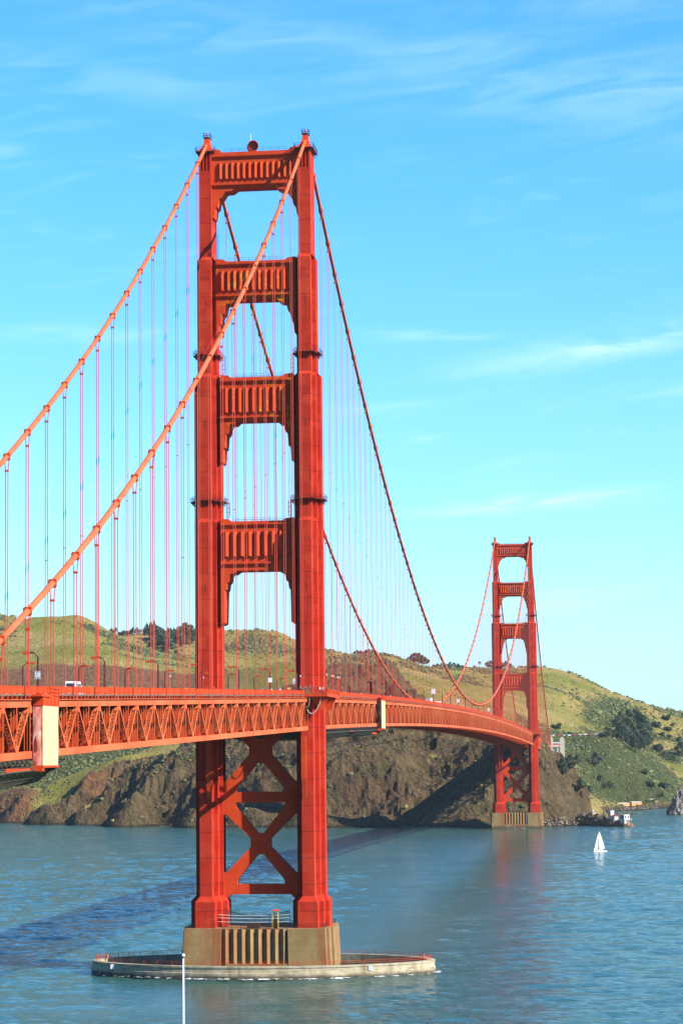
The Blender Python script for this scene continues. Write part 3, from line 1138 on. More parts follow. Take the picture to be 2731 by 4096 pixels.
def build_deck():
    for cy in (-HALF, HALF):
        build_truss(cy, X_S0, -9.0, -15.24, cy < 0)
        build_truss(cy, 9.0, SPAN - 9.0, 15.24, cy < 0)
        build_truss(cy, SPAN + 9.0, SPAN + SIDE, SPAN + 15.24, False)
    xs = [-420 + 15 * k for k in range(28)] + [0.0] + [16.0 * k for k in range(1, 80)] + [SPAN] + [SPAN + 15 * k for k in range(1, 23)] + [SPAN + SIDE]
    deckp = MB().mat("asphalt")
    def strip(m, y0, y1, dt, db):
        m.loft([[(x, y0, deck(x) - db), (x, y1, deck(x) - db), (x, y1, deck(x) - dt), (x, y0, deck(x) - dt)] for x in xs])
    strip(deckp, -9.45, 9.45, 1.45, 1.75)
    slab = deckp.build("roadway", bridge)
    lm = MB().mat("lane_paint")
    for y in (-6.3, -3.15, 3.15, 6.3):
        x = -415.0
        while x < SPAN + SIDE - 5:
            lm.beam((x, y, deck(x) - 1.446), (x + 4, y, deck(x + 4) - 1.446), 0.004, 0.15)
            x += 14
    lm.mat("yellow_paint")
    for x in np.arange(-415, SPAN + SIDE - 4, 3.0):
        lm.tube([(x, 0, deck(x) - 1.45), (x, 0, deck(x) - 0.85)], 0.06, 5)
    lm.build("lane_marking", slab)
    for s in (-1, 1):
        m = MB().mat("sidewalk")
        a, b = sorted((s * 9.5, s * 13.25))
        strip(m, a, b, 1.18, 1.42)
        m.build("sidewalk", bridge)
        m = MB().mat("fascia")
        a, b = sorted((s * 12.55, s * 12.85))
        strip(m, a, b, 1.44, 1.66)
        m.mat("orange")
        a, b = sorted((s * 12.3, s * 12.5))
        strip(m, a, b, 1.70, 2.20)
        for x in np.arange(-418, SPAN + SIDE - 1, 2.54):
            if min(abs(x), abs(x - SPAN)) > 8.5:
                m.beam((x, s * 13.2, deck(x) - 1.2), (x, s * 13.2, deck(x) - 2.0), 0.12, 0.16)
        m.build("sidewalk_fascia", bridge)
        # railings: panels between posts, capped by a hand rail
        for side_y, nm in ((13.22, "sidewalk_railing"), (9.55, "road_railing")):
            m = MB().mat("orange")
            h0 = 0.0 if side_y > 10 else -0.25
            low = 1.12 if side_y > 10 else 1.1
            spans = [(-420, -9.2), (9.2, SPAN - 9.2), (SPAN + 9.2, SPAN + SIDE)] if side_y > 10 else [(-420, SPAN + SIDE)]
            for x0, x1 in spans:
                n = int((x1 - x0) / 3.81)
                for k in range(n + 1):
                    x = x0 + (x1 - x0) * k / n
                    y = s * side_y
                    m.beam((x, y, deck(x) - 1.18), (x, y, deck(x) + 0.02 + h0), 0.16, 0.16)
                    if k < n:
                        xb = x0 + (x1 - x0) * (k + 1) / n
                        if side_y > 10:
                            m.beam((x, y, deck(x) - 0.56 + h0), (xb, y, deck(xb) - 0.56 + h0), 0.92, 0.03)
                        else:
                            for q in (0.30, 0.6):
                                m.beam((x, y, deck(x) - q + h0), (xb, y, deck(xb) - q + h0), 0.12, 0.06)
                        m.beam((x, y, deck(x) - 0.04 + h0), (xb, y, deck(xb) - 0.04 + h0), 0.09, 0.14)
            m.build(nm, bridge)
    # floor beams, stringers and the lower lateral bracing
    m = MB().mat("orange")
    xs2 = [-415 + PANEL * k for k in range(0, 54)] + [PANEL * k for k in range(2, 167)] + [SPAN + PANEL * k for k in range(2, 45)]
    for x in xs2:
        if min(abs(x), abs(x - SPAN)) < 9:
            continue
        z = deck(x)
        m.hexa([(x - 0.06, -13.2, z - 2.9), (x + 0.06, -13.2, z - 2.9), (x + 0.06, 13.2, z - 2.9), (x - 0.06, 13.2, z - 2.9)],
               [(x - 0.06, -13.2, z - 1.8), (x + 0.06, -13.2, z - 1.8), (x + 0.06, 13.2, z - 1.8), (x - 0.06, 13.2, z - 1.8)])
        m.box(x - 0.06, x + 0.06, -9.4, 9.4, z - 3.6, z - 2.9)
        m.box(x - 0.22, x + 0.22, -9.4, 9.4, z - 3.66, z - 3.6)
        for s in (-1, 1):
            y0, y1 = sorted((s * 13.2, s * 12.3))
            m.box(x - 0.05, x + 0.05, y0, y1, z - 9.6, z - 2.92)
            m.beam((x, s * 12.3, z - 3.7), (x, s * 6.0, z - 9.4), 0.3, 0.3, (1, 0, 0))
        m.box(x - 0.05, x + 0.05, -12.28, 12.28, z - 9.9, z - 8.7)
        m.box(x - 0.08, x + 0.08, -12.28, 12.28, z - 5.75, z - 5.55)
    m.build("floor_beam", bridge)
    m = MB().mat("orange")
    for y in (-8, -4, 0, 4, 8):
        for a, b in zip(xs[:-1], xs[1:]):
            m.beam((a, y, deck(a) - 2.05), (b, y, deck(b) - 2.05), 0.5, 0.2)
    m.build("stringer", bridge)
    m = MB().mat("orange")
    for i, x in enumerate(xs2):
        if min(abs(x), abs(x - SPAN)) < 9 or min(abs(x + PANEL), abs(x + PANEL - SPAN)) < 9:
            continue
        z = deck(x) - 10.0
        z2 = deck(x + PANEL) - 10.0
        m.beam((x, -13.2, z), (x, 13.2, z), 0.5, 0.4, (0, 0, 1))
        m.beam((x, -13.2, z), (x + PANEL, 0, z2), 0.34, 0.34, (0, 0, 1))
        m.beam((x, 13.2, z), (x + PANEL, 0, z2), 0.34, 0.34, (0, 0, 1))
        if i % 2 == 0:   # sway bracing up to the floor beam
            m.beam((x, -13.0, z), (x, -2.0, z + 6.4), 0.3, 0.3, (1, 0, 0))
            m.beam((x, 13.0, z), (x, 2.0, z + 6.4), 0.3, 0.3, (1, 0, 0))
    m.build("lower_bracing", bridge)
    # walkway round the outside of each leg
    for X in (0.0, SPAN):
        for s in (-1, 1):
            m = MB().mat("sidewalk")
            z = 74.8
            yA, yB = s * 17.5, s * 19.6
            a, b = sorted((s * 13.3, yB))
            def bx(x0, x1, y0, y1, z0, z1):
                y0, y1 = sorted((y0, y1))
                m.box(X + x0, X + x1, y0, y1, z0, z1)
            bx(-11.6, -8.3, s * 12.2, yB, z - 0.3, z)
            bx(8.3, 15.0, s * 12.2, yB, z - 0.3, z)
            bx(-8.3, 8.3, s * 17.5, yB, z - 0.3, z)
            m.mat("orange")
            bx(-11.7, -11.6, s * 12.2, yB, z - 0.75, z - 0.1)
            bx(-11.7, 15.1, yB, yB + s * 0.1, z - 0.75, z - 0.1)
            # railing
            def rail(p, q, panels):
                L = math.hypot(q[0] - p[0], q[1] - p[1])
                n = max(1, int(L / 3.3))
                for k in range(n + 1):
                    f = k / n
                    x, y = X + p[0] + (q[0] - p[0]) * f, p[1] + (q[1] - p[1]) * f
                    m.beam((x, y, z - 0.6), (x, y, z + 1.25), 0.16, 0.16, (1, 0, 0))
                a3, b3 = (X + p[0], p[1]), (X + q[0], q[1])
                m.beam((*a3, z + 1.18), (*b3, z + 1.18), 0.1, 0.12, (0, 0, 1))
                m.beam((*a3, z + 0.12), (*b3, z + 0.12), 0.1, 0.12, (0, 0, 1))
                nn = int(L / 0.3)
                for k in range(nn):
                    f = (k + 0.5) / nn
                    x, y = X + p[0] + (q[0] - p[0]) * f, p[1] + (q[1] - p[1]) * f
                    m.beam((x, y, z + 0.12), (x, y, z + 1.18), 0.10, 0.10, (1, 0, 0))
            rail((-11.6, s * 13.2), (-11.6, s * 19.6), 3)
            rail((-11.6, s * 19.6), (15.0, s * 19.6), 3)
            rail((15.0, s * 19.6), (15.0, s * 13.2), 3)
            # brackets carrying it
            for x in (-9.5, -4, 4, 10.5):
                m.hexa([(X + x - 0.15, s * 17.4, z - 4.2), (X + x + 0.15, s * 17.4, z - 4.2), (X + x + 0.15, s * 17.6, z - 4.2), (X + x - 0.15, s * 17.6, z - 4.2)],
                       [(X + x - 0.15, s * 14.5, z - 0.32), (X + x + 0.15, s * 14.5, z - 0.32), (X + x + 0.15, s * 19.4, z - 0.32), (X + x - 0.15, s * 19.4, z - 0.32)])
            m.build("viewing_platform", bridge)


build_deck()


# ------------------------------------------------------------------ water
def fbm(x, y, scale, octs, seed, rough=0.5, ridged=False):
    """value noise summed over octaves, numpy only"""
    r = np.random.default_rng(seed)
    out = np.zeros_like(x)
    amp, tot = 1.0, 0.0
    for o in range(octs):
        tab = r.random((256, 256))
        a = r.random() * 6.28
        xs = (x * math.cos(a) - y * math.sin(a)) * scale * 2 ** o + r.random() * 99
        ys = (x * math.sin(a) + y * math.cos(a)) * scale * 2 ** o + r.random() * 99
        xi, yi = np.floor(xs).astype(int), np.floor(ys).astype(int)
        fx, fy = xs - xi, ys - yi
        fx, fy = fx * fx * (3 - 2 * fx), fy * fy * (3 - 2 * fy)
        g = lambda i, j: tab[(xi + i) & 255, (yi + j) & 255]
        n = (g(0, 0) * (1 - fx) + g(1, 0) * fx) * (1 - fy) + (g(0, 1) * (1 - fx) + g(1, 1) * fx) * fy
        if ridged:
            n = 1 - np.abs(2 * n - 1)
        out += amp * n
        tot += amp
        amp *= rough
    return out / tot


def build_water():
    t = NT("sea_water")
    v = t.coords('Object')
    big = t.noise(t.coords('Object', (0.004, 0.010, 1)), 1.0, 4, 0.6)
    streak = t.noise(t.coords('Object', (0.020, 0.0035, 1), (3, 0, 0), (0, 0, R(8))), 1.0, 4, 0.65)
    c = t.mix(t.remap(big, 0.35, 0.65), (0.024, 0.088, 0.078), (0.040, 0.110, 0.088))
    c = t.mix(t.remap(streak, 0.55, 0.75, 0, 0.5), c, (0.050, 0.125, 0.098))
    n1 = t.noise(t.coords('Object', (0.62, 0.34, 1), (0, 0, 0), (0, 0, R(18))), 1.0, 4, 0.62, 0.3)
    b = t.node("ShaderNodeBump")
    ca = t.node("ShaderNodeAttribute", attribute_name="calm")
    t.L.new(t.remap(ca.outputs['Fac'], 0, 1, 1.0, 0.30), b.inputs['Strength'])
    b.inputs['Distance'].default_value = 1.0
    t.L.new(n1, b.inputs['Height'])
    t.L.new(b.outputs[0], t.b.inputs['Normal'])
    t.b.inputs['IOR'].default_value = 1.333
    t.done("water", c, 0.08, 0.5)
    # a real wind sea where the view looks down on it, calm sheet all round
    xs = np.concatenate([np.arange(-190, 300, 1.35), np.arange(300, 800, 2.2), np.arange(800, 2150, 4.5)])
    ys = np.concatenate([np.arange(-420, -120, 2.6), np.arange(-120, 330, 1.7), np.arange(330, 760, 4.0)])
    X, Y = np.meshgrid(xs, ys, indexing='ij')
    a = R(16)
    u, w = X * math.cos(a) + Y * math.sin(a), -X * math.sin(a) + Y * math.cos(a)
    gust = 0.55 + 0.9 * fbm(X, Y, 1 / 170, 3, 63)
    h = (fbm(u, w * 0.42, 1 / 8.0, 3, 61, 0.55, True) - 0.55) * 1.05 + (fbm(u * 0.9, w * 0.35, 1 / 24.0, 2, 62, 0.5) - 0.5) * 1.2
    # smoother lanes: a slick running out from the far pier, and the lee of the near pier
    lane = np.interp(X, [-10, 80, 250, 540, 850, 1200], [-20, -24, -22, -12, -3, 10])
    wid = np.interp(X, [-10, 250, 850, 1250], [20, 34, 60, 85])
    slick = np.exp(-((Y - lane) / wid) ** 2 + 0.0) * np.clip((X + 20) / 60, 0, 1) * (0.55 + 0.9 * fbm(X, Y, 1 / 60, 3, 71))
    lee = np.exp(-((X + 75) / 45) ** 2 - ((Y - 4) / 34) ** 2) * (0.6 + 0.8 * fbm(X, Y, 1 / 40, 3, 72))
    calm = np.clip(slick + lee, 0, 1)
    Zw = WATER_Z + h * gust * (1 - 0.80 * calm)
    vs = np.stack([X, Y, Zw], -1).reshape(-1, 3)
    nx, ny = X.shape
    idx = np.arange(nx * ny).reshape(nx, ny)
    fs = np.stack([idx[:-1, :-1], idx[1:, :-1], idx[1:, 1:], idx[:-1, 1:]], -1).reshape(-1, 4)
    s = 26000
    base = len(vs)
    vs = np.vstack([vs, [(-s, -s, WATER_Z - 0.7), (s, -s, WATER_Z - 0.7), (s, s, WATER_Z - 0.7), (-s, s, WATER_Z - 0.7)]])
    fs = np.vstack([fs, [[base, base + 1, base + 2, base + 3]]])
    me = bpy.data.meshes.new("water")
    me.vertices.add(len(vs))
    me.vertices.foreach_set("co", vs.ravel())
    me.loops.add(len(fs) * 4)
    me.loops.foreach_set("vertex_index", fs.ravel().astype(np.int32))
    me.polygons.add(len(fs))
    me.polygons.foreach_set("loop_start", np.arange(len(fs)) * 4)
    me.polygons.foreach_set("loop_total", np.full(len(fs), 4))
    me.polygons.foreach_set("use_smooth", [True] * len(fs))
    me.update()
    at = me.attributes.new("calm", 'FLOAT', 'POINT')
    at.data.foreach_set("value", np.append(calm.ravel(), np.zeros(4)).astype(np.float32))
    me.materials.append(MATS["water"])
    o = bpy.data.objects.new("water", me)
    COL.objects.link(o)
    tag(o, kind="structure")


build_water()


# ------------------------------------------------------------------ terrain
def P(u, v, d):
    return tuple(at_depth(u, v, d))


COAST_UV = [(-350, 3292), (-150, 3292), (0, 3293), (120, 3296), (240, 3296), (360, 3300), (480, 3305), (600, 3307), (750, 3308), (1000, 3309), (1150, 3309),
            (1300, 3309), (1450, 3309), (1580, 3310), (1680, 3311), (1780, 3312), (1860, 3312), (1950, 3313)]


def control_points():
    pts = []
    coast = [at_z(u, v, WATER_Z) for u, v in COAST_UV]
    # Lime point shore round the pier, then into the bay behind it
    coast += [np.array(p, float) for p in ((1312, 8, 1), (1316, -14, 1), (1326, -30, 1), (1350, -38, 1), (1400, -46, 1), (1450, -50, 1), (1560, -57, 1), (1640, -62, 1), (1710, -62, 1), (1796, -64, 1),
                                           (1837, -70, 1), (1885, -93, 1), (1925, -106, 1), (1967, -121, 1), (2010, -138, 1), (2060, -220, 1), (2100, -400, 1), (2120, -560, 1))]
    C = [(p[0], p[1], 0.6) for p in coast]
    pts += C
    # sea bed seaward of the coast
    for i, p in enumerate(coast):
        a, b = coast[max(0, i - 1)], coast[min(len(coast) - 1, i + 1)]
        t = (b - a)[:2]
        t /= np.linalg.norm(t)
        n = np.array([-t[1], t[0]])       # to the left of travel = towards the sea?
        if (n @ np.array([-1.0, -0.35])) < 0:
            n = -n
        pts.append((p[0] + n[0] * 40, p[1] + n[1] * 40, -14))
    # cliff below the deck, centre
    for u, v, d in ((1000, 3200, 2030), (1000, 3100, 2065), (1000, 3000, 2110), (1150, 3200, 2018), (1150, 3080, 2062), (1300, 3240, 1998), (1300, 3120, 2040), (1300, 3000, 2090),
                    (1450, 3240, 1993), (1450, 3120, 2036), (1450, 3000, 2082), (1580, 3240, 1992), (1580, 3120, 2034), (1580, 3000, 2082),
                    (1680, 3240, 1998), (1680, 3120, 2044), (1680, 2990, 2100), (1780, 3240, 1990), (1780, 3120, 2040), (1780, 2990, 2098),
                    (1860, 3240, 1975), (1860, 3130, 2024), (1860, 3000, 2080), (1930, 3240, 1962), (1930, 3150, 2005), (1930, 3040, 2046), (1930, 2984, 2068), (1930, 2976, 2095), (1960, 2966, 2125),
                    # knob above the deck
                    (1150, 2800, 2200), (1240, 2720, 2200), (1300, 2668, 2205), (1360, 2650, 2210), (1420, 2652, 2210), (1480, 2664, 2205), (1530, 2690, 2200), (1580, 2725, 2200), (1630, 2765, 2200), (1690, 2810, 2190), (1780, 2860, 2180),
                    (1340, 2740, 2165), (1440, 2740, 2165), (1500, 2780, 2160), (1400, 2860, 2130), (1550, 2860, 2135),
                    # behind the knob
                    (1330, 2720, 2380), (1450, 2730, 2380), (1560, 2780, 2380), (1700, 2850, 2380), (1250, 2740, 2400),
                    # first spur, left of the near tower
                    (148, 3211, 2190), (250, 3170, 2205), (400, 3105, 2225), (520, 3055, 2245), (620, 3010, 2262), (700, 2980, 2275), (790, 2945, 2285), (900, 2890, 2290), (1050, 2820, 2260),
                    (330, 3230, 2140), (450, 3170, 2165), (560, 3110, 2190),
                    # gully
                    (430, 3240, 2172), (520, 3180, 2225), (600, 3120, 2250), (670, 3060, 2268), (720, 3000, 2285), (330, 3285, 2140),
                    # second spur
                    (500, 3245, 2068), (560, 3180, 2090), (640, 3110, 2115), (720, 3030, 2150), (790, 2975, 2190), (850, 2940, 2220), (760, 3150, 2070), (760, 3240, 2035), (880, 3150, 2055), (880, 3040, 2105),
                    # orange bluff and green bowl at the far side
                    (0, 3190, 2260), (60, 3195, 2255), (110, 3230, 2235), (0, 3120, 2330), (120, 3140, 2310), (220, 3130, 2330), (0, 3040, 2400), (200, 3060, 2400), (350, 3050, 2420), (450, 3020, 2440), (560, 2985, 2460), (700, 2940, 2480), (0, 2900, 2520), (300, 2900, 2530), (600, 2880, 2540),
                    # road bench and first hill
                    (0, 2742, 2650), (300, 2745, 2650), (600, 2748, 2650), (780, 2748, 2650), (0, 2690, 2672), (300, 2688, 2672), (550, 2692, 2672), (780, 2702, 2680),
                    (0, 2600, 2780), (150, 2590, 2780), (320, 2590, 2770), (480, 2620, 2750), (600, 2665, 2715), (690, 2686, 2700), (800, 2684, 2720),
                    (0, 2500, 2930), (60, 2488, 2930), (130, 2468, 2930), (190, 2463, 2930), (240, 2480, 2930), (300, 2467, 2950), (340, 2478, 2930), (400, 2520, 2900), (450, 2552, 2870), (520, 2600, 2830), (600, 2640, 2780),
                    # low green hill right of it
                    (700, 2600, 3050), (650, 2612, 3050), (780, 2590, 3050), (560, 2640, 2990), (860, 2610, 3050), (760, 2660, 2850), (900, 2690, 2800), (980, 2692, 2760), (1080, 2672, 2700), (1140, 2654, 2640), (1200, 2650, 2560),
                    # dark wooded skyline
                    (440, 2545, 3500), (520, 2546, 3500), (600, 2545, 3500), (700, 2550, 3500), (780, 2552, 3500), (650, 2590, 3300), (750, 2590, 3300),
                    # dome in the gap of the tower
                    (880, 2556, 3500), (930, 2550, 3500), (980, 2540, 3500), (1040, 2531, 3500), (1090, 2529, 3500), (1130, 2536, 3500), (1180, 2560, 3480), (1250, 2592, 3400),
                    (900, 2630, 3250), (1000, 2600, 3250), (1100, 2610, 3250), (1000, 2665, 2950),
                    # hills right of the tower
                    (1310, 2606, 3150), (1350, 2614, 3150), (1400, 2628, 3120), (1460, 2630, 3100), (1510, 2622, 3080), (1560, 2624, 3080), (1610, 2640, 3080), (1660, 2658, 3080), (1720, 2675, 3080), (1790, 2682, 3100), (1850, 2672, 3150), (1900, 2670, 3150), (1970, 2673, 3180),
                    (1450, 2690, 2850), (1600, 2710, 2800), (1700, 2740, 2760), (1850, 2740, 2880), (1800, 2800, 2660), (1600, 2800, 2600), (1950, 2760, 2850), (1950, 2860, 2640),
                    (2050, 2676, 3250), (2120, 2678, 3280), (2200, 2684, 3300), (2240, 2694, 3300), (2290, 2704, 3300), (2330, 2722, 3290), (2380, 2748, 3290), (2430, 2780, 3290), (2480, 2806, 3290), (2530, 2836, 3290), (2570, 2848, 3310), (2640, 2846, 3330), (2700, 2858, 3330), (2731, 2866, 3330), (2850, 2890, 3330), (3000, 2920, 3330),
                    (2100, 2780, 2950), (2200, 2790, 2960), (2300, 2800, 3000), (2080, 2880, 2750), (2200, 2900, 2780), (2300, 2900, 2860), (2400, 2900, 2960), (2500, 2920, 3000), (2600, 2940, 3000), (2700, 2940, 3030), (2640, 2985, 2930), (2731, 2985, 2950), (2800, 2960, 3000), (2950, 2990, 3000),
                    (2640, 3030, 2860), (2700, 3035, 2870), (2731, 3050, 2850), (2850, 3080, 2850),
                    # mesa with the lookout car park
                    (2260, 2952, 2690), (2320, 2950, 2690), (2420, 2950, 2690), (2460, 2962, 2690), (2280, 2946, 2760), (2420, 2945, 2760), (2500, 3005, 2690), (2550, 3040, 2690), (2610, 3075, 2690), (2680, 3110, 2690), (2731, 3140, 2690), (2850, 3190, 2690),
                    (2330, 3010, 2650), (2420, 3030, 2640), (2420, 3110, 2600), (2420, 3180, 2565), (2530, 3100, 2630), (2560, 3180, 2580), (2650, 3170, 2610), (2650, 3215, 2570), (2350, 3110, 2570), (2380, 3190, 2500), (2480, 3222, 2545)):
        pts.append(P(u, v, d))
    # bluff at the far end of the bridge: crest and its bay side
    pts += [(1325, 0, 22), (1335, -18, 26), (1345, -28, 20), (1345, 10, 36), (1365, 0, 52), (1380, -20, 54), (1420, -12, 62), (1400, 25, 62), (1470, -14, 62), (1520, -16, 58), (1560, -22, 52), (1600, -27, 48),
            (1400, -36, 24), (1450, -38, 32), (1520, -38, 34), (1560, -40, 32), (1590, -45, 18), (1600, -52, 8), (1640, -40, 26), (1650, -52, 8), (1640, -20, 50), (1650, 0, 64), (1700, -30, 26), (1700, -48, 8), (1760, -50, 6), (1760, -20, 24),
            (1700, 10, 58), (1800, 20, 50), (1820, -50, 8), (1900, -50, 16), (1550, 20, 66), (1480, 40, 68), (1600, 60, 70), (1700, 70, 72), (1850, 80, 76), (1550, 90, 90), (1480, 110, 105)]
    # ground falls away behind the skylines
    for u, v, d in ((60, 2488, 2930), (190, 2463, 2930), (300, 2467, 2950), (420, 2540, 2900)):
        p = P(u, v, d + 330)
        pts.append((p[0], p[1], p[2] - 90))
    for u, v, d in ((450, 2550, 3500), (620, 2550, 3500), (780, 2556, 3500), (930, 2552, 3500), (1090, 2531, 3500), (1200, 2570, 3480), (1330, 2612, 3150), (1460, 2630, 3100), (1560, 2624, 3080), (1700, 2675, 3080), (1850, 2672, 3150), (1970, 2673, 3180),
                    (2120, 2678, 3280), (2240, 2694, 3300), (2380, 2750, 3290), (2530, 2836, 3290), (2640, 2846, 3330), (2731, 2866, 3330), (3000, 2920, 3330)):
        p = P(u, v, d + 300)
        pts.append((p[0], p[1], p[2] - 75))
    for u, v, d in ((-300, 3190, 2330), (-300, 3000, 2480), (-300, 2745, 2680), (-300, 2560, 2900), (-300, 2470, 3200), (-20, 2448, 3550), (-150, 2420, 3600), (-350, 2420, 3600), (60, 2475, 3560)):
        pts.append(P(u, v, d))
    return np.array(pts, float)


CP = control_points()


class RBF:
    def __init__(self, pts, c=14.0, smooth=0.6):
        self.xy, self.c = pts[:, :2], c
        d = np.linalg.norm(self.xy[:, None] - self.xy[None], axis=2)
        A = np.sqrt(d * d + c * c)
        A -= np.eye(len(pts)) * smooth * 4
        n = len(pts)
        M = np.zeros((n + 1, n + 1))
        M[:n, :n] = A
        M[:n, n] = M[n, :n] = 1
        self.w = np.linalg.solve(M, np.append(pts[:, 2], 0))

    def __call__(self, x, y):
        out = np.full(x.shape, self.w[-1])
        for (a, b), w in zip(self.xy, self.w[:-1]):
            out += w * np.sqrt((x - a) ** 2 + (y - b) ** 2 + self.c ** 2)
        return out


HGT = RBF(CP)


def terrain_base(x, y):
    return HGT(x, y)


def axis_lines(segs):
    a = [segs[0][0]]
    for lo, hi, st in segs:
        n = max(1, int(round((hi - lo) / st)))
        a += list(lo + (hi - lo) * (k + 1) / n for k in range(n))
    return np.array(a)


TX = axis_lines([(1225, 1480, 2.6), (1480, 1800, 3.4), (1800, 2500, 5.5), (2500, 3300, 9.0), (3300, 3700, 22.0)])
TY = axis_lines([(-700, -260, 16.0), (-260, -130, 5.0), (-130, 520, 3.0), (520, 780, 6.0), (780, 1150, 18.0)])
GX, GY = np.meshgrid(TX, TY, indexing='ij')
Z0 = terrain_base(GX, GY)
gx, gy = np.gradient(Z0, TX, TY)
SLOPE = np.sqrt(gx ** 2 + gy ** 2)
steep = np.clip((SLOPE - 0.28) / 0.40, 0, 1)
DEP = (GX - CAM[0]) * F_[0] + (GY - CAM[1]) * F_[1] + (Z0 - CAM[2]) * F_[2]
COLU = 1365.5 + FPX * ((GX - CAM[0]) * RX[0] + (GY - CAM[1]) * RX[1] + (Z0 - CAM[2]) * RX[2]) / DEP
# the rocky sea front ends at the first spur; the bowl behind it is grassed over
FRONT = np.interp(COLU, [-200, 0, 110, 148, 400, 620, 790, 900, 1100, 1300, 1650, 1800, 1990, 2100, 2250, 2330, 2400], [2262, 2262, 2240, 2205, 2240, 2275, 2300, 2300, 2290, 2260, 2260, 2210, 2150, 2170, 2200, 2160, 2060])
SEAFRONT = np.clip((FRONT - DEP) / 22 + 0.5, 0, 1)
shore = np.clip((Z0 - 0.5) / 14.0, 0, 1)
cliff = steep * SEAFRONT
# erosion: warped ridged noise running down the slopes
wx = GX + 26 * (fbm(GX, GY, 1 / 60, 3, 5) - 0.5)
wy = GY + 26 * (fbm(GX, GY, 1 / 60, 3, 6) - 0.5)
rock_n = (fbm(wx, wy, 1 / 66, 6, 1, 0.58, True) - 0.62)
rock_f = (fbm(wx, wy, 1 / 22, 4, 2, 0.6, True) - 0.62)
rock_s = (fbm(GX, GY, 1 / 9, 3, 12, 0.6) - 0.5)
hill_n = (fbm(GX, GY, 1 / 130, 5, 3, 0.5) - 0.5)
hill_f = (fbm(GX, GY, 1 / 22, 3, 4, 0.5) - 0.5)
gully = (fbm(wx, wy * 1.0, 1 / 170, 4, 9, 0.55, True) - 0.6)
Z = Z0 + shore * (cliff * (rock_n * 40 + rock_f * 19 + rock_s * 10 + gully * 14) + (1 - cliff) * (hill_n * 9 + hill_f * 2.4 - gully * -9))
# level shelves where the shore buildings stand
for (u, v, d, zz, rr) in ((2450, 3234, 2560, 3.2, 15), (2489, 3233, 2570, 3.4, 15), (2537, 3231, 2585, 3.8, 16), (2608, 3213, 2610, 7.0, 8)):
    q = at_depth(u, v, d)
    k = np.clip(1.9 - np.sqrt((GX - q[0]) ** 2 + (GY - q[1]) ** 2) / rr, 0, 1)
    k = k * k * (3 - 2 * k)
    Z = Z * (1 - k) + zz * k
TERR_Z = Z


def terrain_z(x, y):
    """bilinear lookup on the finished grid"""
    i = int(np.clip(np.searchsorted(TX, x) - 1, 0, len(TX) - 2))
    j = int(np.clip(np.searchsorted(TY, y) - 1, 0, len(TY) - 2))
    fx = (x - TX[i]) / (TX[i + 1] - TX[i])
    fy = (y - TY[j]) / (TY[j + 1] - TY[j])
    z = Z[i:i + 2, j:j + 2]
    return float(z[0, 0] * (1 - fx) * (1 - fy) + z[1, 0] * fx * (1 - fy) + z[0, 1] * (1 - fx) * fy + z[1, 1] * fx * fy)


SCRUB_N = fbm(GX, GY, 1 / 90, 5, 21, 0.55)
GRASS_N = fbm(GX, GY, 1 / 160, 4, 22, 0.55)


def view_u(x, y):
    """bearing of a ground point seen from the lookout (used only to lay out which hillside carries scrub)"""
    return (x - CAM[0]) * R_[0] + (y - CAM[1]) * R_[1], (x - CAM[0]) * F_[0] + (y - CAM[1]) * F_[1]


def cover_maps():
    """share of rock and of scrub over the ground: where each really grows"""
    rock = np.clip((SLOPE - 0.40) / 0.25 + (fbm(GX, GY, 1 / 30, 3, 31) - 0.5) * 1.5, 0, 1) * SEAFRONT
    low = np.clip((9 - Z) / 6, 0, 1)
    rock = np.maximum(rock, low * np.clip((2150 - GX) / 60, 0, 1))
    rock = np.maximum(rock, 0.9 * SEAFRONT * np.clip((fbm(GX, GY, 1 / 40, 4, 33) - 0.12) * 6, 0, 1) * (COLU > 780))
    scr = np.clip((SCRUB_N - 0.52) * 7, 0, 1)
    def blob(x, y, rx, ry, rot=0.0):
        c, s = math.cos(rot), math.sin(rot)
        dx, dy = (GX - x) * c + (GY - y) * s, -(GX - x) * s + (GY - y) * c
        return np.clip(1.6 - np.sqrt((dx / rx) ** 2 + (dy / ry) ** 2) * 1.3 + (fbm(GX, GY, 1 / 45, 4, int(x) % 97) - 0.5) * 1.4, 0, 1)
    def at(u, v, d):
        p = at_depth(u, v, d)
        return p[0], p[1]
    for u, v, d, rx, ry in ((150, 3080, 2380, 130, 110), (420, 3040, 2420, 110, 110), (620, 3000, 2440, 90, 70), (700, 3050, 2130, 70, 22), (2440, 2860, 3050, 180, 60), (2380, 3080, 2610, 130, 90), (2560, 3120, 2640, 110, 70), (2650, 3040, 2850, 60, 40),
                            (1060, 2640, 3200, 160, 110), (700, 2640, 3150, 90, 70), (560, 2590, 2960, 40, 30), (2480, 3010, 2740, 60, 50)):
        scr = np.maximum(scr, blob(*at(u, v, d), rx, ry))
    for u, v, d, rx, ry in ((2310, 2740, 3150, 120, 34), (2660, 2920, 3080, 90, 46), (2260, 2820, 2980, 150, 30), (100, 2640, 2740, 60, 90), (400, 2640, 2740, 80, 60)):
        scr = scr * (1 - 0.8 * blob(*at(u, v, d), rx, ry))
    soil = np.zeros_like(GX)
    for u, v, d, rx, ry in ((10, 3225, 2250, 42, 34), (100, 2716, 2664, 26, 110), (350, 2716, 2664, 26, 110), (600, 2718, 2666, 24, 100), (760, 2724, 2670, 22, 60), (2345, 3190, 2225, 60, 14), (420, 3090, 2215, 26, 40)):
        soil = np.maximum(soil, blob(*at(u, v, d), rx, ry))
    scr = scr * (1 - rock * 0.75) * (1 - soil)
    return rock, scr, soil


ROCK, SCRUB, SOIL = cover_maps()


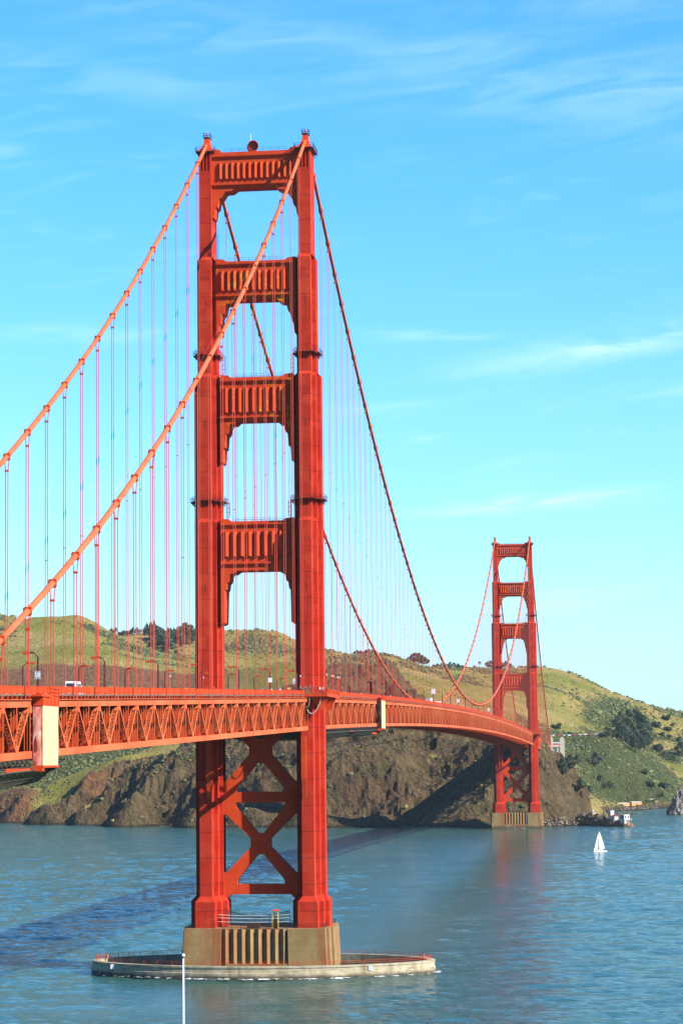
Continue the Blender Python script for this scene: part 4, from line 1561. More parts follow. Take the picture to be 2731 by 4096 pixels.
def build_terrain():
    t = NT("headland_ground")
    v = t.coords('Object')
    ar = t.node("ShaderNodeAttribute", attribute_name="rock")
    as_ = t.node("ShaderNodeAttribute", attribute_name="scrub")
    ao = t.node("ShaderNodeAttribute", attribute_name="soil")
    dry = t.noise(v, 0.012, 5, 0.6)
    fine = t.noise(v, 0.16, 5, 0.7)
    tiny = t.noise(v, 0.6, 3, 0.7)
    grass = t.mix(t.remap(dry, 0.40, 0.62), (0.310, 0.300, 0.042), (0.580, 0.420, 0.140))
    grass = t.mix(t.remap(fine, 0.45, 0.70, 0, 0.75), grass, (0.215, 0.205, 0.060))
    grass = t.mix(t.remap(tiny, 0.5, 0.8, 0, 0.4), grass, (0.40, 0.31, 0.14))
    scr = t.mix(t.remap(fine, 0.35, 0.65), (0.065, 0.092, 0.030), (0.150, 0.155, 0.060))
    rn = t.noise(v, 0.05, 6, 0.7)
    rf = t.noise(t.coords('Object', (1, 1, 0.5)), 0.32, 6, 0.75)
    rock = t.mix(t.remap(rn, 0.38, 0.62), (0.052, 0.035, 0.020), (0.200, 0.130, 0.060))
    rock = t.mix(t.remap(rf, 0.40, 0.66, 0, 0.8), rock, (0.28, 0.195, 0.095))
    moss = t.noise(v, 0.028, 5, 0.7)
    rock = t.mix(t.remap(moss, 0.53, 0.64, 0, 0.65), rock, (0.115, 0.115, 0.040))
    red = t.noise(v, 0.018, 4, 0.6)
    rock = t.mix(t.remap(red, 0.55, 0.66, 0, 0.55), rock, (0.16, 0.075, 0.045))
    soil = t.mix(t.remap(fine, 0.3, 0.7), (0.16, 0.080, 0.042), (0.36, 0.180, 0.080))
    jig = t.math('MULTIPLY', t.math('SUBTRACT', fine, 0.5), 1.5)
    c = t.mix(t.remap(t.math('ADD', as_.outputs['Fac'], jig), 0.35, 0.60), grass, scr)
    c = t.mix(t.remap(t.math('ADD', ar.outputs['Fac'], jig), 0.35, 0.65), c, rock)
    c = t.mix(t.remap(t.math('ADD', ao.outputs['Fac'], t.math('MULTIPLY', jig, 0.6)), 0.3, 0.7), c, soil)
    sep = t.node("ShaderNodeSeparateXYZ")
    t.L.new(v, sep.inputs[0])
    wet = t.remap(t.math('ADD', sep.outputs[2], t.math('MULTIPLY', rf, 3.0)), 3.6, 5.2, 1, 0)
    c = t.mix(t.math('MULTIPLY', wet, 0.75), c, (0.03, 0.026, 0.02))
    hh = t.math('ADD', t.math('MULTIPLY', t.noise(v, 0.22, 6, 0.72), 4.5), t.math('MULTIPLY', tiny, 1.2))
    t.bump(hh, 1.0, 2.2)
    t.done("ground", c, 0.95, 0.1)
    nx, ny = GX.shape
    verts = np.stack([GX, GY, Z], -1).reshape(-1, 3)
    idx = np.arange(nx * ny).reshape(nx, ny)
    a, b, c2, d = idx[:-1, :-1], idx[1:, :-1], idx[1:, 1:], idx[:-1, 1:]
    keep = ~((Z[:-1, :-1] < -12) & (Z[1:, :-1] < -12) & (Z[1:, 1:] < -12) & (Z[:-1, 1:] < -12))
    faces = np.stack([a[keep], b[keep], c2[keep], d[keep]], -1)
    me = bpy.data.meshes.new("hills")
    me.vertices.add(len(verts))
    me.vertices.foreach_set("co", verts.ravel())
    nf = len(faces)
    me.loops.add(nf * 4)
    me.loops.foreach_set("vertex_index", faces.ravel())
    me.polygons.add(nf)
    me.polygons.foreach_set("loop_start", np.arange(nf) * 4)
    me.polygons.foreach_set("loop_total", np.full(nf, 4))
    me.update()
    me.validate()
    for nm, arr in (("rock", ROCK), ("scrub", SCRUB), ("soil", SOIL)):
        at = me.attributes.new(nm, 'FLOAT', 'POINT')
        at.data.foreach_set("value", arr.ravel().astype(np.float32))
    rk = ROCK.ravel()[faces].mean(1)
    me.polygons.foreach_set("use_smooth", rk < 0.45)
    me.materials.append(MATS["ground"])
    o = bpy.data.objects.new("hills", me)
    COL.objects.link(o)
    tag(o, kind="structure")


build_terrain()


# ------------------------------------------------------------------ placing things on the ground
def ground_hit(u, v, d0=1900.0, d1=3650.0):
    """first point where the sight line through photo pixel (u, v) meets the terrain"""
    prev = None
    for d in np.arange(d0, d1, 4.0):
        p = at_depth(u, v, d)
        if not (TX[0] < p[0] < TX[-1] and TY[0] < p[1] < TY[-1]):
            continue
        if p[2] <= terrain_z(p[0], p[1]):
            if prev is None:
                return p
            a, b = prev, p
            for _ in range(12):
                m = (a + b) / 2
                if m[2] <= terrain_z(m[0], m[1]):
                    b = m
                else:
                    a = m
            return b
        prev = p
    return None


def crest_hit(u, d0=2600.0, d1=3650.0):
    """ground point that forms the skyline above photo column u"""
    best, bp = 1e9, None
    for d in np.arange(d0, d1, 8.0):
        p = at_depth(u, 2700, d)
        if not (TX[0] < p[0] < TX[-1] and TY[0] < p[1] < TY[-1]):
            continue
        z = terrain_z(p[0], p[1])
        q = np.array([p[0], p[1], z]) - CAM
        v = 2048 - FPX * (q @ UX) / (q @ F_)
        if v < best:
            best, bp = v, np.array([p[0], p[1], z])
    return bp


def x_at(u, y, v=2760):
    r = ray(u, v)
    t = (y - CAM[1]) / r[1]
    return float(CAM[0] + r[0] * t)


ORD = "first second third fourth fifth sixth seventh eighth ninth tenth eleventh twelfth thirteenth fourteenth fifteenth sixteenth seventeenth eighteenth nineteenth twentieth".split() + \
      ["twenty-first", "twenty-second", "twenty-third", "twenty-fourth", "twenty-fifth", "twenty-sixth", "twenty-seventh", "twenty-eighth", "twenty-ninth", "thirtieth"]


# ------------------------------------------------------------------ street lamps
def make_lamp():
    root = empty("street_lamp", (0, 0, -500))
    m = MB().mat("shaded_orange")
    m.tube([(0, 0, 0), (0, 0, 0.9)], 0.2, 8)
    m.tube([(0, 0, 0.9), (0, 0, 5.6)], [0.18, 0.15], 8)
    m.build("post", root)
    m = MB().mat("shaded_orange")
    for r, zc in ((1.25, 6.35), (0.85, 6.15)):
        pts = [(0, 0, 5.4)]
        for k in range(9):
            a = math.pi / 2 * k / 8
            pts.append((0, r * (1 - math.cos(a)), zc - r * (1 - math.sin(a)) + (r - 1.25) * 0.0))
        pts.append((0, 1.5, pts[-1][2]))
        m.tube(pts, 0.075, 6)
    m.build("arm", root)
    m = MB().mat("orange")
    m.hexa([(-0.22, 1.35, 6.0), (0.22, 1.35, 6.0), (0.22, 2.35, 6.0), (-0.22, 2.35, 6.0)], [(-0.18, 1.3, 6.38), (0.18, 1.3, 6.38), (0.18, 2.4, 6.34), (-0.18, 2.4, 6.34)])
    h = m.build("lamp_head", root)
    m = MB().mat("lamp_lens")
    m.hexa([(-0.16, 1.55, 5.90), (0.16, 1.55, 5.90), (0.16, 2.3, 5.90), (-0.16, 2.3, 5.90)], [(-0.2, 1.45, 5.998), (0.2, 1.45, 5.998), (0.2, 2.33, 5.998), (-0.2, 2.33, 5.998)])
    m.build("lens", h)
    return root


def build_lamps():
    proto, first = make_lamp(), True
    for s in (-1, 1):
        xs = [x for x in [-295.45 + 45.72 * k for k in range(0, 42)] if x < 1600]
        i_pre, i_mid, i_far = 0, 0, 0
        for x in xs:
            if min(abs(x), abs(x - SPAN)) < 12 or abs(x - 1281) < 16:
                continue
            if s > 0 and x < -225:
                continue
            if s > 0 and x > 700:
                continue
            if s < 0 and 0 < x < 40:
                continue
            o = proto if first else copy_tree(proto)
            first = False
            o.location = (x, s * 12.95, deck(x) - 1.18)
            o.rotation_euler = (0, 0, 0 if s < 0 else math.pi)
            rail = "bay-side railing" if s < 0 else "ocean-side railing"
            if x < 0:
                lab = f"orange curved lamp post, {ORD[i_pre]} along the {rail} before the near tower"
                i_pre += 1
            elif x < SPAN:
                lab = f"orange curved lamp post, {ORD[i_mid]} along the {rail} past the near tower"
                i_mid += 1
            else:
                lab = f"tiny orange lamp post, {ORD[i_far]} along the {rail} past the far tower"
                i_far += 1
            tag(o, lab, "street lamp", "curved lamp posts along the bridge railings")


build_lamps()


def build_globe_lamps():
    root = empty("globe_lamp", (0, 0, -500))
    m = MB().mat("orange")
    m.tube([(0, 0, -0.3), (0, 0, 0.5)], 0.15, 8)
    m.tube([(0, 0, 0.5), (0, 0, 4.5)], [0.10, 0.085], 8)
    m.tube([(0, 0, 4.45), (0, 0, 4.65)], 0.2, 10)
    m.build("post", root)
    m = MB().mat("globe_glass")
    m.ball((0, 0, 4.9), 0.26, 12, 8)
    m.build("globe", root, smooth=True)
    spots = [(-11.6, -19.55, "at the outer front corner of the near tower platform"), (2.6, -19.55, "midway along the near tower platform railing"),
             (10.8, -19.55, "second from the far end of the near tower platform"), (15.0, -19.55, "at the far end of the near tower platform"),
             (-1.5, -19.55, "beside the bright side of the near tower leg"),
             (-14.0, -12.9, "red-posted, just in front of the green tower door"), (-60, 13.0, "on the ocean-side railing behind the roadway"),
             (-12.5, 13.4, "near the foot of the ocean-side near tower leg"), (-44, -9.6, "between two curved lamps before the near tower"), (14.5, 13.2, "in the tower gap by the ocean-side leg")]
    far = [(SPAN - 11.6, -19.55, "at the front corner of the far tower platform"), (SPAN + 10.8, -19.55, "second from the end of the far tower platform"), (SPAN + 15, -19.55, "at the end of the far tower platform")]
    for i, (x, y, t) in enumerate(spots + far):
        o = root if i == 0 else copy_tree(root)
        z = 74.8 if abs(y) > 15 else deck(x) - 1.18
        o.location = (x, y, z)
        tag(o, "globe-topped orange lamp " + t, "globe lamp", "globe lamps round the bridge towers")


build_globe_lamps()


# ------------------------------------------------------------------ signs
def text_mesh(name, s, size, parent, loc, key="black_paint", rot=(R(90), 0, R(-90))):
    cu = bpy.data.curves.new(name, 'FONT')
    cu.body = s
    cu.size = size
    cu.align_x = 'CENTER'
    cu.align_y = 'CENTER'
    cu.extrude = 0.008
    tmp = bpy.data.objects.new(name, cu)
    COL.objects.link(tmp)
    me = bpy.data.meshes.new_from_object(tmp.evaluated_get(bpy.context.evaluated_depsgraph_get()))
    bpy.data.objects.remove(tmp)
    bpy.data.curves.remove(cu)
    me.materials.clear()
    me.materials.append(MATS[key])
    o = bpy.data.objects.new(name, me)
    COL.objects.link(o)
    o.parent = parent
    o.location = loc
    o.rotation_euler = rot
    return o


def sign(name, x, y, z, w, h, lines, label, cat="road sign", face="white_paint"):
    """flat plate facing the traffic coming from the south, bolted in front of a lamp post"""
    root = empty(name, (x, y, z))
    m = MB().mat(face)
    m.box(-0.02, 0.02, -w / 2, w / 2, -h / 2, h / 2)
    if face == "white_paint":
        m.mat("black_paint")
        e = 0.035
        for a, b, c, d in ((-w / 2 + e, w / 2 - e, h / 2 - 2 * e, h / 2 - e), (-w / 2 + e, w / 2 - e, -h / 2 + e, -h / 2 + 2 * e),
                           (-w / 2 + e, -w / 2 + 2 * e, -h / 2 + 2 * e, h / 2 - 2 * e), (w / 2 - 2 * e, w / 2 - e, -h / 2 + 2 * e, h / 2 - 2 * e)):
            m.box(-0.024, -0.0205, a, b, c, d)
    m.build("plate", root)
    for s, size, dz in lines:
        text_mesh("lettering", s, size, root, (-0.03, 0, dz))
    m = MB().mat("grey_metal")
    m.box(0.02, 0.13, -0.12, 0.12, -0.1, 0.1)
    m.build("bracket", root)
    tag(root, label, cat)
    return root


xl = -295.45
sign("road_sign", xl - 0.28, -12.95, deck(xl) + 1.65, 0.85, 1.15, (("NO", 0.26, 0.36), ("U", 0.48, 0.02), ("TURN", 0.26, -0.37)),
     "white NO U TURN sign with black letters on the first bay-side lamp post")
xl = -66.85
sign("road_sign", xl - 0.28, -12.95, deck(xl) + 2.35, 1.2, 1.2, (), "square white sign on the bay-side lamp post framed in the near tower opening")
xl = -21.1
sign("road_sign", -12.4, -11.0, deck(-12) + 2.4, 0.8, 1.5, (("45", 0.6, -0.35),), "white speed sign reading 45 beside the dark edge of the near tower leg")
for k, (u, lab) in enumerate(((1728, "white panel sign above the white box truck on the far half of the deck"), (1830, "small white sign on a lamp post beyond the white trucks"), (1950, "small white arrow sign on a post just before the far tower"))):
    xl = min([-295.45 + 45.72 * k for k in range(0, 42)], key=lambda x: abs(x - x_at(u, -12.95, 2780)))
    sign("road_sign", xl - 0.28, -12.95, deck(xl) + (4.4, 2.6, 2.4)[k], (1.7, 1.3, 1.3)[k], (2.3, 1.8, 2.0)[k], (), lab)


def amber(x, y, z, lab):
    root = empty("warning_light", (x, y, z))
    m = MB().mat("yellow_paint")
    m.box(-0.12, 0.12, -0.42, 0.42, -0.22, 0.22)
    m.build("light_box", root)
    m = MB().mat("orange")
    m.tube([(0, 0, -0.2), (0, 0, -1.95)], 0.06, 6)
    m.build("post", root)
    tag(root, lab, "warning light", "yellow traffic warning lights on the deck")


amber(-60.0, 9.0, deck(-60) + 0.52, "yellow box light on a post in front of the ocean-side near tower leg")
amber(-14.5, -9.9, deck(-14) + 0.52, "yellow box light on a post just before the green tower door")
amber(1255.0, -9.9, deck(1255) + 0.52, "tiny yellow box light on a post at the far tower")


# ------------------------------------------------------------------ vehicles
def wheel_set(root, L, Wd, r, axles):
    for ax in axles:
        for s in (-1, 1):
            m = MB().mat("rubber")
            m.tube([(ax, s * (Wd / 2 - 0.24), r), (ax, s * (Wd / 2 + 0.01), r)], r, 14)
            w = m.build("wheel", root)
            m = MB().mat("grey_metal")
            m.tube([(ax, s * (Wd / 2 + 0.012), r), (ax, s * (Wd / 2 + 0.03), r)], r * 0.55, 10)
            m.build("rim", w)


def body_loft(m, prof, Wd, tumble=0.10, belt=None):
    """side profile polygon (x, z) extruded across the width, narrowing above the belt line"""
    n = len(prof)
    belt = belt if belt is not None else max(z for _, z in prof) * 0.55
    def wy(z):
        return Wd / 2 - (tumble * (z - belt) if z > belt else 0)
    m.loft([[(x, -wy(z), z) for x, z in prof], [(x, -wy(z) * 0.985 - 0.0, z) for x, z in prof][:0] or [(x, wy(z), z) for x, z in prof]])


def van(name, lab, loc, rz, color="car_white", L=5.6, H=2.6, Wd=2.0, cat="van"):
    root = empty(name, loc, rz)
    m = MB().mat(color)
    a = L / 2
    body_loft(m, [(-a, 0.45), (-a, H - 0.25), (-a + 0.2, H), (a - 1.9, H), (a - 0.95, H * 0.55), (a - 0.1, H * 0.47), (a, H * 0.4), (a, 0.45)], Wd, 0.08)
    m.build("body", root)
    m = MB().mat("glass")
    m.hexa([(a - 1.80, -Wd / 2 * .86, H - 0.12), (a - 1.78, -Wd / 2 * .86, H - 0.1), (a - 1.78, Wd / 2 * .86, H - 0.1), (a - 1.80, Wd / 2 * .86, H - 0.12)],
           [(a - 0.97, -Wd / 2 * .9, H * 0.57), (a - 0.93, -Wd / 2 * .9, H * 0.60), (a - 0.93, Wd / 2 * .9, H * 0.60), (a - 0.97, Wd / 2 * .9, H * 0.57)])
    m.build("windscreen", root)
    for s in (-1, 1):
        m = MB().mat("glass")
        y0, y1 = sorted((s * (Wd / 2 - 0.045), s * (Wd / 2 + 0.004)))
        m.box(a - 2.7, a - 1.75, y0, y1, H * 0.57, H * 0.86)
        m.box(-a + 0.5, a - 2.9, y0, y1, H * 0.57, H * 0.86) if cat == "van" else None
        m.build("window", root)
        m = MB().mat("globe_glass")
        m.box(a - 0.02, a + 0.02, s * 0.7 - 0.16, s * 0.7 + 0.16, 0.78, 0.98)
        m.build("headlight", root)
    m = MB().mat("glass")
    m.box(-a - 0.012, -a + 0.02, -0.75, 0.75, H * 0.57, H * 0.86)
    m.build("rear_window", root)
    wheel_set(root, L, Wd, 0.36, (-a + 1.1, a - 1.0))
    tag(root, lab, cat)
    return root


def box_truck(lab, loc, rz):
    root = empty("box_truck", loc, rz)
    m = MB().mat("white_paint")
    m.box(-3.9, 1.9, -1.25, 1.25, 0.95, 3.9)
    m.build("cargo_box", root)
    m = MB().mat("car_white")
    body_loft(m, [(2.0, 0.5), (2.0, 2.8), (3.0, 2.8), (3.55, 1.75), (4.1, 1.6), (4.2, 0.5)], 2.2, 0.06)
    c = m.build("cab", root)
    m = MB().mat("glass")
    m.hexa([(3.02, -.95, 2.72), (3.06, -.95, 2.74), (3.06, .95, 2.74), (3.02, .95, 2.72)], [(3.52, -1, 1.83), (3.58, -1, 1.86), (3.58, 1, 1.86), (3.52, 1, 1.83)])
    m.build("windscreen", c)
    m = MB().mat("dark_steel")
    m.box(-3.8, 3.9, -0.5, 0.5, 0.55, 0.94)
    m.build("chassis", root)
    wheel_set(root, 8, 2.3, 0.48, (-2.6, 3.0))
    tag(root, lab, "truck")


def car(lab, loc, rz, color):
    root = empty("parked_car", loc, rz)
    m = MB().mat(color)
    body_loft(m, [(-2.2, 0.35), (-2.2, 0.9), (-1.5, 1.0), (-1.0, 1.45), (0.5, 1.47), (1.15, 0.98), (2.1, 0.82), (2.2, 0.35)], 1.8, 0.25, 0.9)
    m.build("body", root)
    m = MB().mat("glass")
    for s in (-1, 1):
        m.hexa([(-1.2, s * 0.885, 0.98), (1.0, s * 0.885, 0.98), (1.0, s * 0.89, 0.98), (-1.2, s * 0.89, 0.98)],
               [(-0.9, s * 0.78, 1.4), (0.45, s * 0.78, 1.4), (0.45, s * 0.785, 1.4), (-0.9, s * 0.785, 1.4)])
    m.build("window", root)
    wheel_set(root, 4.4, 1.8, 0.32, (-1.35, 1.35))
    tag(root, lab, "car", "cars parked on the lookout")
    return root


van("van", "white van with dark windows driving past the second bay-side lamp post", (-231.5, -3.4, deck(-231) - 1.45), 0)
for u, lab in ((1717, "white box truck on the deck behind the white panel sign"),):
    x = x_at(u, -6, 2790)
    box_truck(lab, (x, -6.0, deck(x) - 1.45), 0)
x = x_at(1752, -6, 2795)
van("motorhome", "long white motorhome following just behind the white box truck", (x, -6.0, deck(x) - 1.45), 0, "white_paint", 8.2, 3.2, 2.4, "motorhome")
x = x_at(1790, -6, 2803)
van("van", "small silver van beyond the white motorhome on the deck", (x, -6.0, deck(x) - 1.45), 0, "car_silver", 5.0, 2.0, 1.9)


# ------------------------------------------------------------------ people
def person_mesh(name, lean=0.0, stride=0.12):
    V = [(0, 0, 0.95), (0.0, 0, 1.18), (0.0 + lean * .5, 0, 1.42), (lean, 0, 1.50), (lean * 1.2, 0, 1.58), (lean * 1.2 + 0.02, 0, 1.66), (lean * 1.2 + 0.01, 0, 1.74),
         (0, 0.09, 0.90), (0.03 + stride, 0.10, 0.50), (stride * .8, 0.10, 0.08), (stride * .8 + 0.16, 0.11, 0.04),
         (0, -0.09, 0.90), (0.03 - stride * .5, -0.10, 0.50), (-stride, -0.10, 0.08), (-stride + 0.16, -0.11, 0.04),
         (lean * .7, 0.20, 1.40), (0.02, 0.25, 1.14), (0.14, 0.24, 0.92), (0.18, 0.235, 0.84),
         (lean * .7, -0.20, 1.40), (0.02, -0.25, 1.14), (0.16, -0.23, 0.94), (0.21, -0.225, 0.86),
         (lean * 1.2 + 0.12, 0, 1.635)]
    E = [(0, 1), (1, 2), (2, 3), (3, 4), (4, 5), (5, 6), (0, 7), (7, 8), (8, 9), (9, 10), (0, 11), (11, 12), (12, 13), (13, 14), (2, 15), (15, 16), (16, 17), (17, 18), (2, 19), (19, 20), (20, 21), (21, 22), (5, 23)]
    Rr = [(.15, .12), (.14, .11), (.15, .10), (.055, .055), (.075, .07), (.10, .085), (.07, .06), (.085, .085), (.065, .06), (.045, .045), (.05, .035), (.085, .085), (.065, .06), (.045, .045), (.05, .035),
          (.055, .055), (.042, .042), (.032, .032), (.04, .025), (.055, .055), (.042, .042), (.032, .032), (.04, .025), (.02, .02)]
    me = bpy.data.meshes.new(name)
    me.from_pydata(V, E, [])
    ob = bpy.data.objects.new(name, me)
    COL.objects.link(ob)
    ob.modifiers.new("skin", 'SKIN')
    if not me.skin_vertices:
        bpy.context.view_layer.objects.active = ob
        ob.select_set(True)
    sv = me.skin_vertices[0].data
    for i, r in enumerate(Rr):
        sv[i].radius = r
    sv[0].use_root = True
    sub = ob.modifiers.new("sub", 'SUBSURF')
    sub.levels = sub.render_levels = 1
    out = bpy.data.meshes.new_from_object(ob.evaluated_get(bpy.context.evaluated_depsgraph_get()))
    bpy.data.objects.remove(ob)
    out.name = name
    return out


def dress(me, shirt, legs):
    m = me.copy()
    m.materials.clear()
    for k in ("skin", shirt, legs, "hair", "dark_cloth"):
        m.materials.append(MATS[k])
    for p in m.polygons:
        c = p.center
        r = math.hypot(c.x, c.y)
        if c.z > 1.665 or (c.z > 1.56 and c.x < 0.0):
            p.material_index = 3
        elif c.z > 1.49 or (c.z < 0.91 and abs(c.y) > 0.2):
            p.material_index = 0
        elif c.z > 0.98 or abs(c.y) > 0.19:
            p.material_index = 1
        elif c.z > 0.10:
            p.material_index = 2
        else:
            p.material_index = 4
        p.use_smooth = True
    return m


def build_people():
    base = [person_mesh("person", 0.02, 0.12), person_mesh("person", 0.10, 0.05), person_mesh("person", 0.0, 0.22)]
    looks = [("shirt_dark", "jeans", "dark top"), ("shirt_white", "dark_cloth", "white top"), ("shirt_blue", "jeans", "blue jacket"),
             ("shirt_grey", "dark_cloth", "grey top"), ("shirt_red", "jeans", "red top"), ("shirt_dark", "dark_cloth", "black jacket")]
    meshes = {}
    # (photo column, y on deck, look, heading, pose, where)
    spots = [(1239, -18.2, 2, -100, 1, "leaning on the front rail of the near tower platform"), (1222, -16.6, 4, 30, 0, "behind the slotted front rail of the near tower platform"),
             (1201, -14.3, 3, 160, 2, "walking past the green tower door"), (1260, -18.9, 5, -80, 0, "at the outer front corner of the near tower platform"),
             (1273, -18.9, 5, -90, 1, "leaning over the platform rail just past the corner post"), (1280, -18.6, 1, 70, 0, "in the middle of the platform crowd beside a black jacket"),
             (1290, -18.8, 1, -70, 0, "standing alone halfway along the platform rail"), (1297, -18.3, 4, 100, 0, "standing back from the platform rail beside a white top"),
             (1314, -18.9, 5, -90, 1, "leaning next to the middle globe lamp of the platform"), (1319, -18.4, 0, 20, 0, "just behind the middle globe lamp of the platform"),
             (1330, -18.8, 0, -60, 0, "by the solid end panel of the platform"), (1341, -18.7, 2, -100, 1, "near the far end of the platform"),
             (1368, -11.4, 4, 0, 2, "walking on the sidewalk just beyond the platform"), (1376, -11.2, 1, 0, 2, "walking on the sidewalk ahead of a red top beyond the platform"),
             (1155, -11.3, 2, 180, 2, "walking on the sidewalk left of the yellow box light"), (1049, -11.3, 3, 180, 1, "stooping at the railing step below the square white sign"),
             (1056, -11.0, 0, 180, 0, "standing beside the railing step below the square white sign"), (1085, -11.4, 1, 180, 2, "walking past the post of the square white sign"),
             (1120, -11.4, 1, 0, 1, "bending on the sidewalk between two lamp posts before the tower"), (1100, -11.2, 5, 0, 2, "walking midway between two lamps before the tower"),
             (856, -11.4, 4, 180, 2, "walking in front of the ocean-side tower leg"), (1023, -11.2, 5, 0, 2, "walking before the railing step in the tower gap"),
             (1445, -11.3, 1, 0, 2, "small on the sidewalk by the third lamp past the tower"), (1455, -11.3, 5, 0, 2, "small walking after a white top past the tower"), (1560, -11.3, 1, 180, 2, "tiny on the sidewalk beyond the pale hanging panel")]
    for u, y, k, rz, pose, where in spots:
        key = (pose, k)
        if key not in meshes:
            meshes[key] = dress(base[pose], looks[k][0], looks[k][1])
        x = x_at(u, y, 2765)
        z = 74.802 if y < -14 else deck(x) - 1.178
        o = bpy.data.objects.new("person", meshes[key])
        COL.objects.link(o)
        o.location = (x, y, z)
        o.rotation_euler = (0, 0, R(rz))
        o.scale = (1, 1, 1.0 + 0.04 * math.sin(u))
        tag(o, f"person in {looks[k][2]} {where}", "person", "walkers on the bridge sidewalk")


build_people()


# ------------------------------------------------------------------ maintenance gear on the bridge
def tarp_enclosure(lab, x0, x1, y0, y1, zb, zt, zcap, far=False):
    root = empty("tarp_enclosure", ((x0 + x1) / 2, y0, zb))
    ox, oy, oz = (x0 + x1) / 2, y0, zb
    m = MB().mat("tarp")
    # outer quilted sheet: vertical pillows
    nx, nz, pill = 40, 24, 6
    L, H = x1 - x0, zt - zb
    vs, fs = [], []
    for i in range(nx + 1):
        for j in range(nz + 1):
            f, g = i / nx, j / nz
            b = 0.24 * abs(math.sin(math.pi * f * pill)) ** 0.5 + 0.04 * math.sin(9 * g + 5 * f)
            vs.append((x0 - ox + f * L, -b - 0.02, g * H))
    for i in range(nx):
        for j in range(nz):
            a = i * (nz + 1) + j
            fs.append((a, a + nz + 1, a + nz + 2, a + 1))
    m.add(vs, fs)
    m.box(x0 - ox, x1 - ox, 0.0, 0.06, 0, H)
    m.mat("timber")
    for k in range(pill + 1):
        xx = x0 - ox + L * k / pill
        m.box(xx - 0.07, xx + 0.07, -0.09, -0.05, 0, H)
    m.build("quilted_sheet", root, smooth=True)
    m = MB().mat("tarp_red" if not far else "dark_steel")
    vs, fs = [], []
    ny = 12
    for i in range(ny + 1):
        for j in range(nz + 1):
            f, g = i / ny, j / nz
            b = 0.10 * math.sin(3 * g * math.pi + 2 * f) * math.sin(math.pi * f)
            vs.append((x0 - ox - b - 0.02, 0.02 + f * (y1 - y0), g * H))
    for i in range(ny):
        for j in range(nz):
            a = i * (nz + 1) + j
            fs.append((a, a + nz + 1, a + nz + 2, a + 1))
    m.add(vs, fs)
    m.box(x0 - ox, x0 - ox + 0.05, 0.07, y1 - y0, 0, H)
    m.build("side_sheet", root, smooth=True)
    m = MB().mat("orange")
    h1 = zcap - zb
    m.box(x0 - ox - 0.1, x1 - ox + 0.1, -0.12, 0.0, H + 0.02, H + (h1 - H) * 0.55)
    m.box(x0 - ox - 0.1, x0 - ox, 0.0, y1 - y0, H + 0.02, H + (h1 - H) * 0.55)
    m.build("cap_panel", root)
    m = MB().mat("orange")
    for k in range(5):
        xx = x0 - ox + L * k / 4
        m.box(xx - 0.06, xx + 0.06, -0.24, -0.13, H + 0.0, h1)
    m.box(x0 - ox + L * 0.45, x1 - ox, -0.14, -0.10, H + (h1 - H) * 0.6, h1)
    m.box(x0 - ox - 1.4, x0 - ox + L * 0.45, -0.3, 1.2, H + (h1 - H) * 0.5, H + (h1 - H) * 0.62)
    for hh in (0.8, 1.0):
        m.beam((x0 - ox - 1.4, -0.3, H + (h1 - H) * hh), (x1 - ox, -0.3, H + (h1 - H) * hh), 0.06, 0.06)
    m.build("access_walkway", root)
    m = MB().mat("orange")
    m.box(x0 - ox - 0.15, x1 - ox + 0.15, -0.2, y1 - y0, -0.32, -0.02)
    m.box(x0 - ox - 0.2, x0 - ox + 1.0, -0.1, y1 - y0, -0.85, -0.33)
    m.mat("dark_steel")
    m.box(x1 - ox - 1.6, x1 - ox - 0.2, -0.05, y1 - y0 - 0.2, -0.75, -0.33)
    m.build("bottom_frame", root)
    tag(root, lab, "work enclosure", "sheeted work enclosures hung on the truss")


tarp_enclosure("cream quilted sheet enclosure with a red-stained side hung on the near truss", -303.9, -294.4, -15.7, -14.35, 57.3, 66.0, 68.7)
tarp_enclosure("narrow pale panel enclosure hung on the truss past the near tower", 157.5, 168.5, -15.7, -14.35, 67.4, 76.6, 78.2, True)


def work_gantry(lab, x0, x1, zoff, y0=-14.0, y1=14.0):
    root = empty("work_gantry", ((x0 + x1) / 2, 0, deck((x0 + x1) / 2) - 10.6))
    loc = np.array(root.location)
    m = MB().mat("dark_steel")
    n = int((x1 - x0) / 2.6)
    for y in (y0, y0 / 2, 0, y1 / 2, y1):
        for k in range(n):
            a, b = x0 + (x1 - x0) * k / n, x0 + (x1 - x0) * (k + 1) / n
            za, zb = deck(a) - 10.62, deck(b) - 10.62
            A, B = (a, y, za), (b, y, zb)
            lo = lambda p: (p[0], p[1], p[2] - zoff)
            for p, q in ((A, B), (lo(A), lo(B)), (A, lo(A)), (A, lo(B))):
                m.beam(np.array(p) - loc, np.array(q) - loc, 0.16, 0.16)
    for k in range(n + 1):
        a = x0 + (x1 - x0) * k / n
        if k % 2 == 0:
            m.beam(np.array((a, y0, deck(a) - 10.62 - zoff)) - loc, np.array((a, y1, deck(a) - 10.62 - zoff)) - loc, 0.18, 0.18, (0, 0, 1))
    m.build("lattice_frame", root)
    m = MB().mat("orange")
    if x0 < 0:
        zz = deck(x1 - 7) - 10.6 - loc[2] - zoff
        m.box(x1 - 14 - loc[0], x1 - loc[0], y0 - 0.1, y0 + 0.1, zz - 0.6, zz - 0.12)
    else:
        m.box(x0 + 70 - loc[0], x0 + 84 - loc[0], y0 - 0.1, y0 + 0.1, -zoff - 0.6, -zoff - 0.1)
        m.box(x1 - 22 - loc[0], x1 - 8 - loc[0], y0 - 0.1, y0 + 0.1, -zoff - 0.6, -zoff - 0.1)
    m.build("access_platform", root)
    tag(root, lab, "work gantry", "lattice work gantries under the deck")


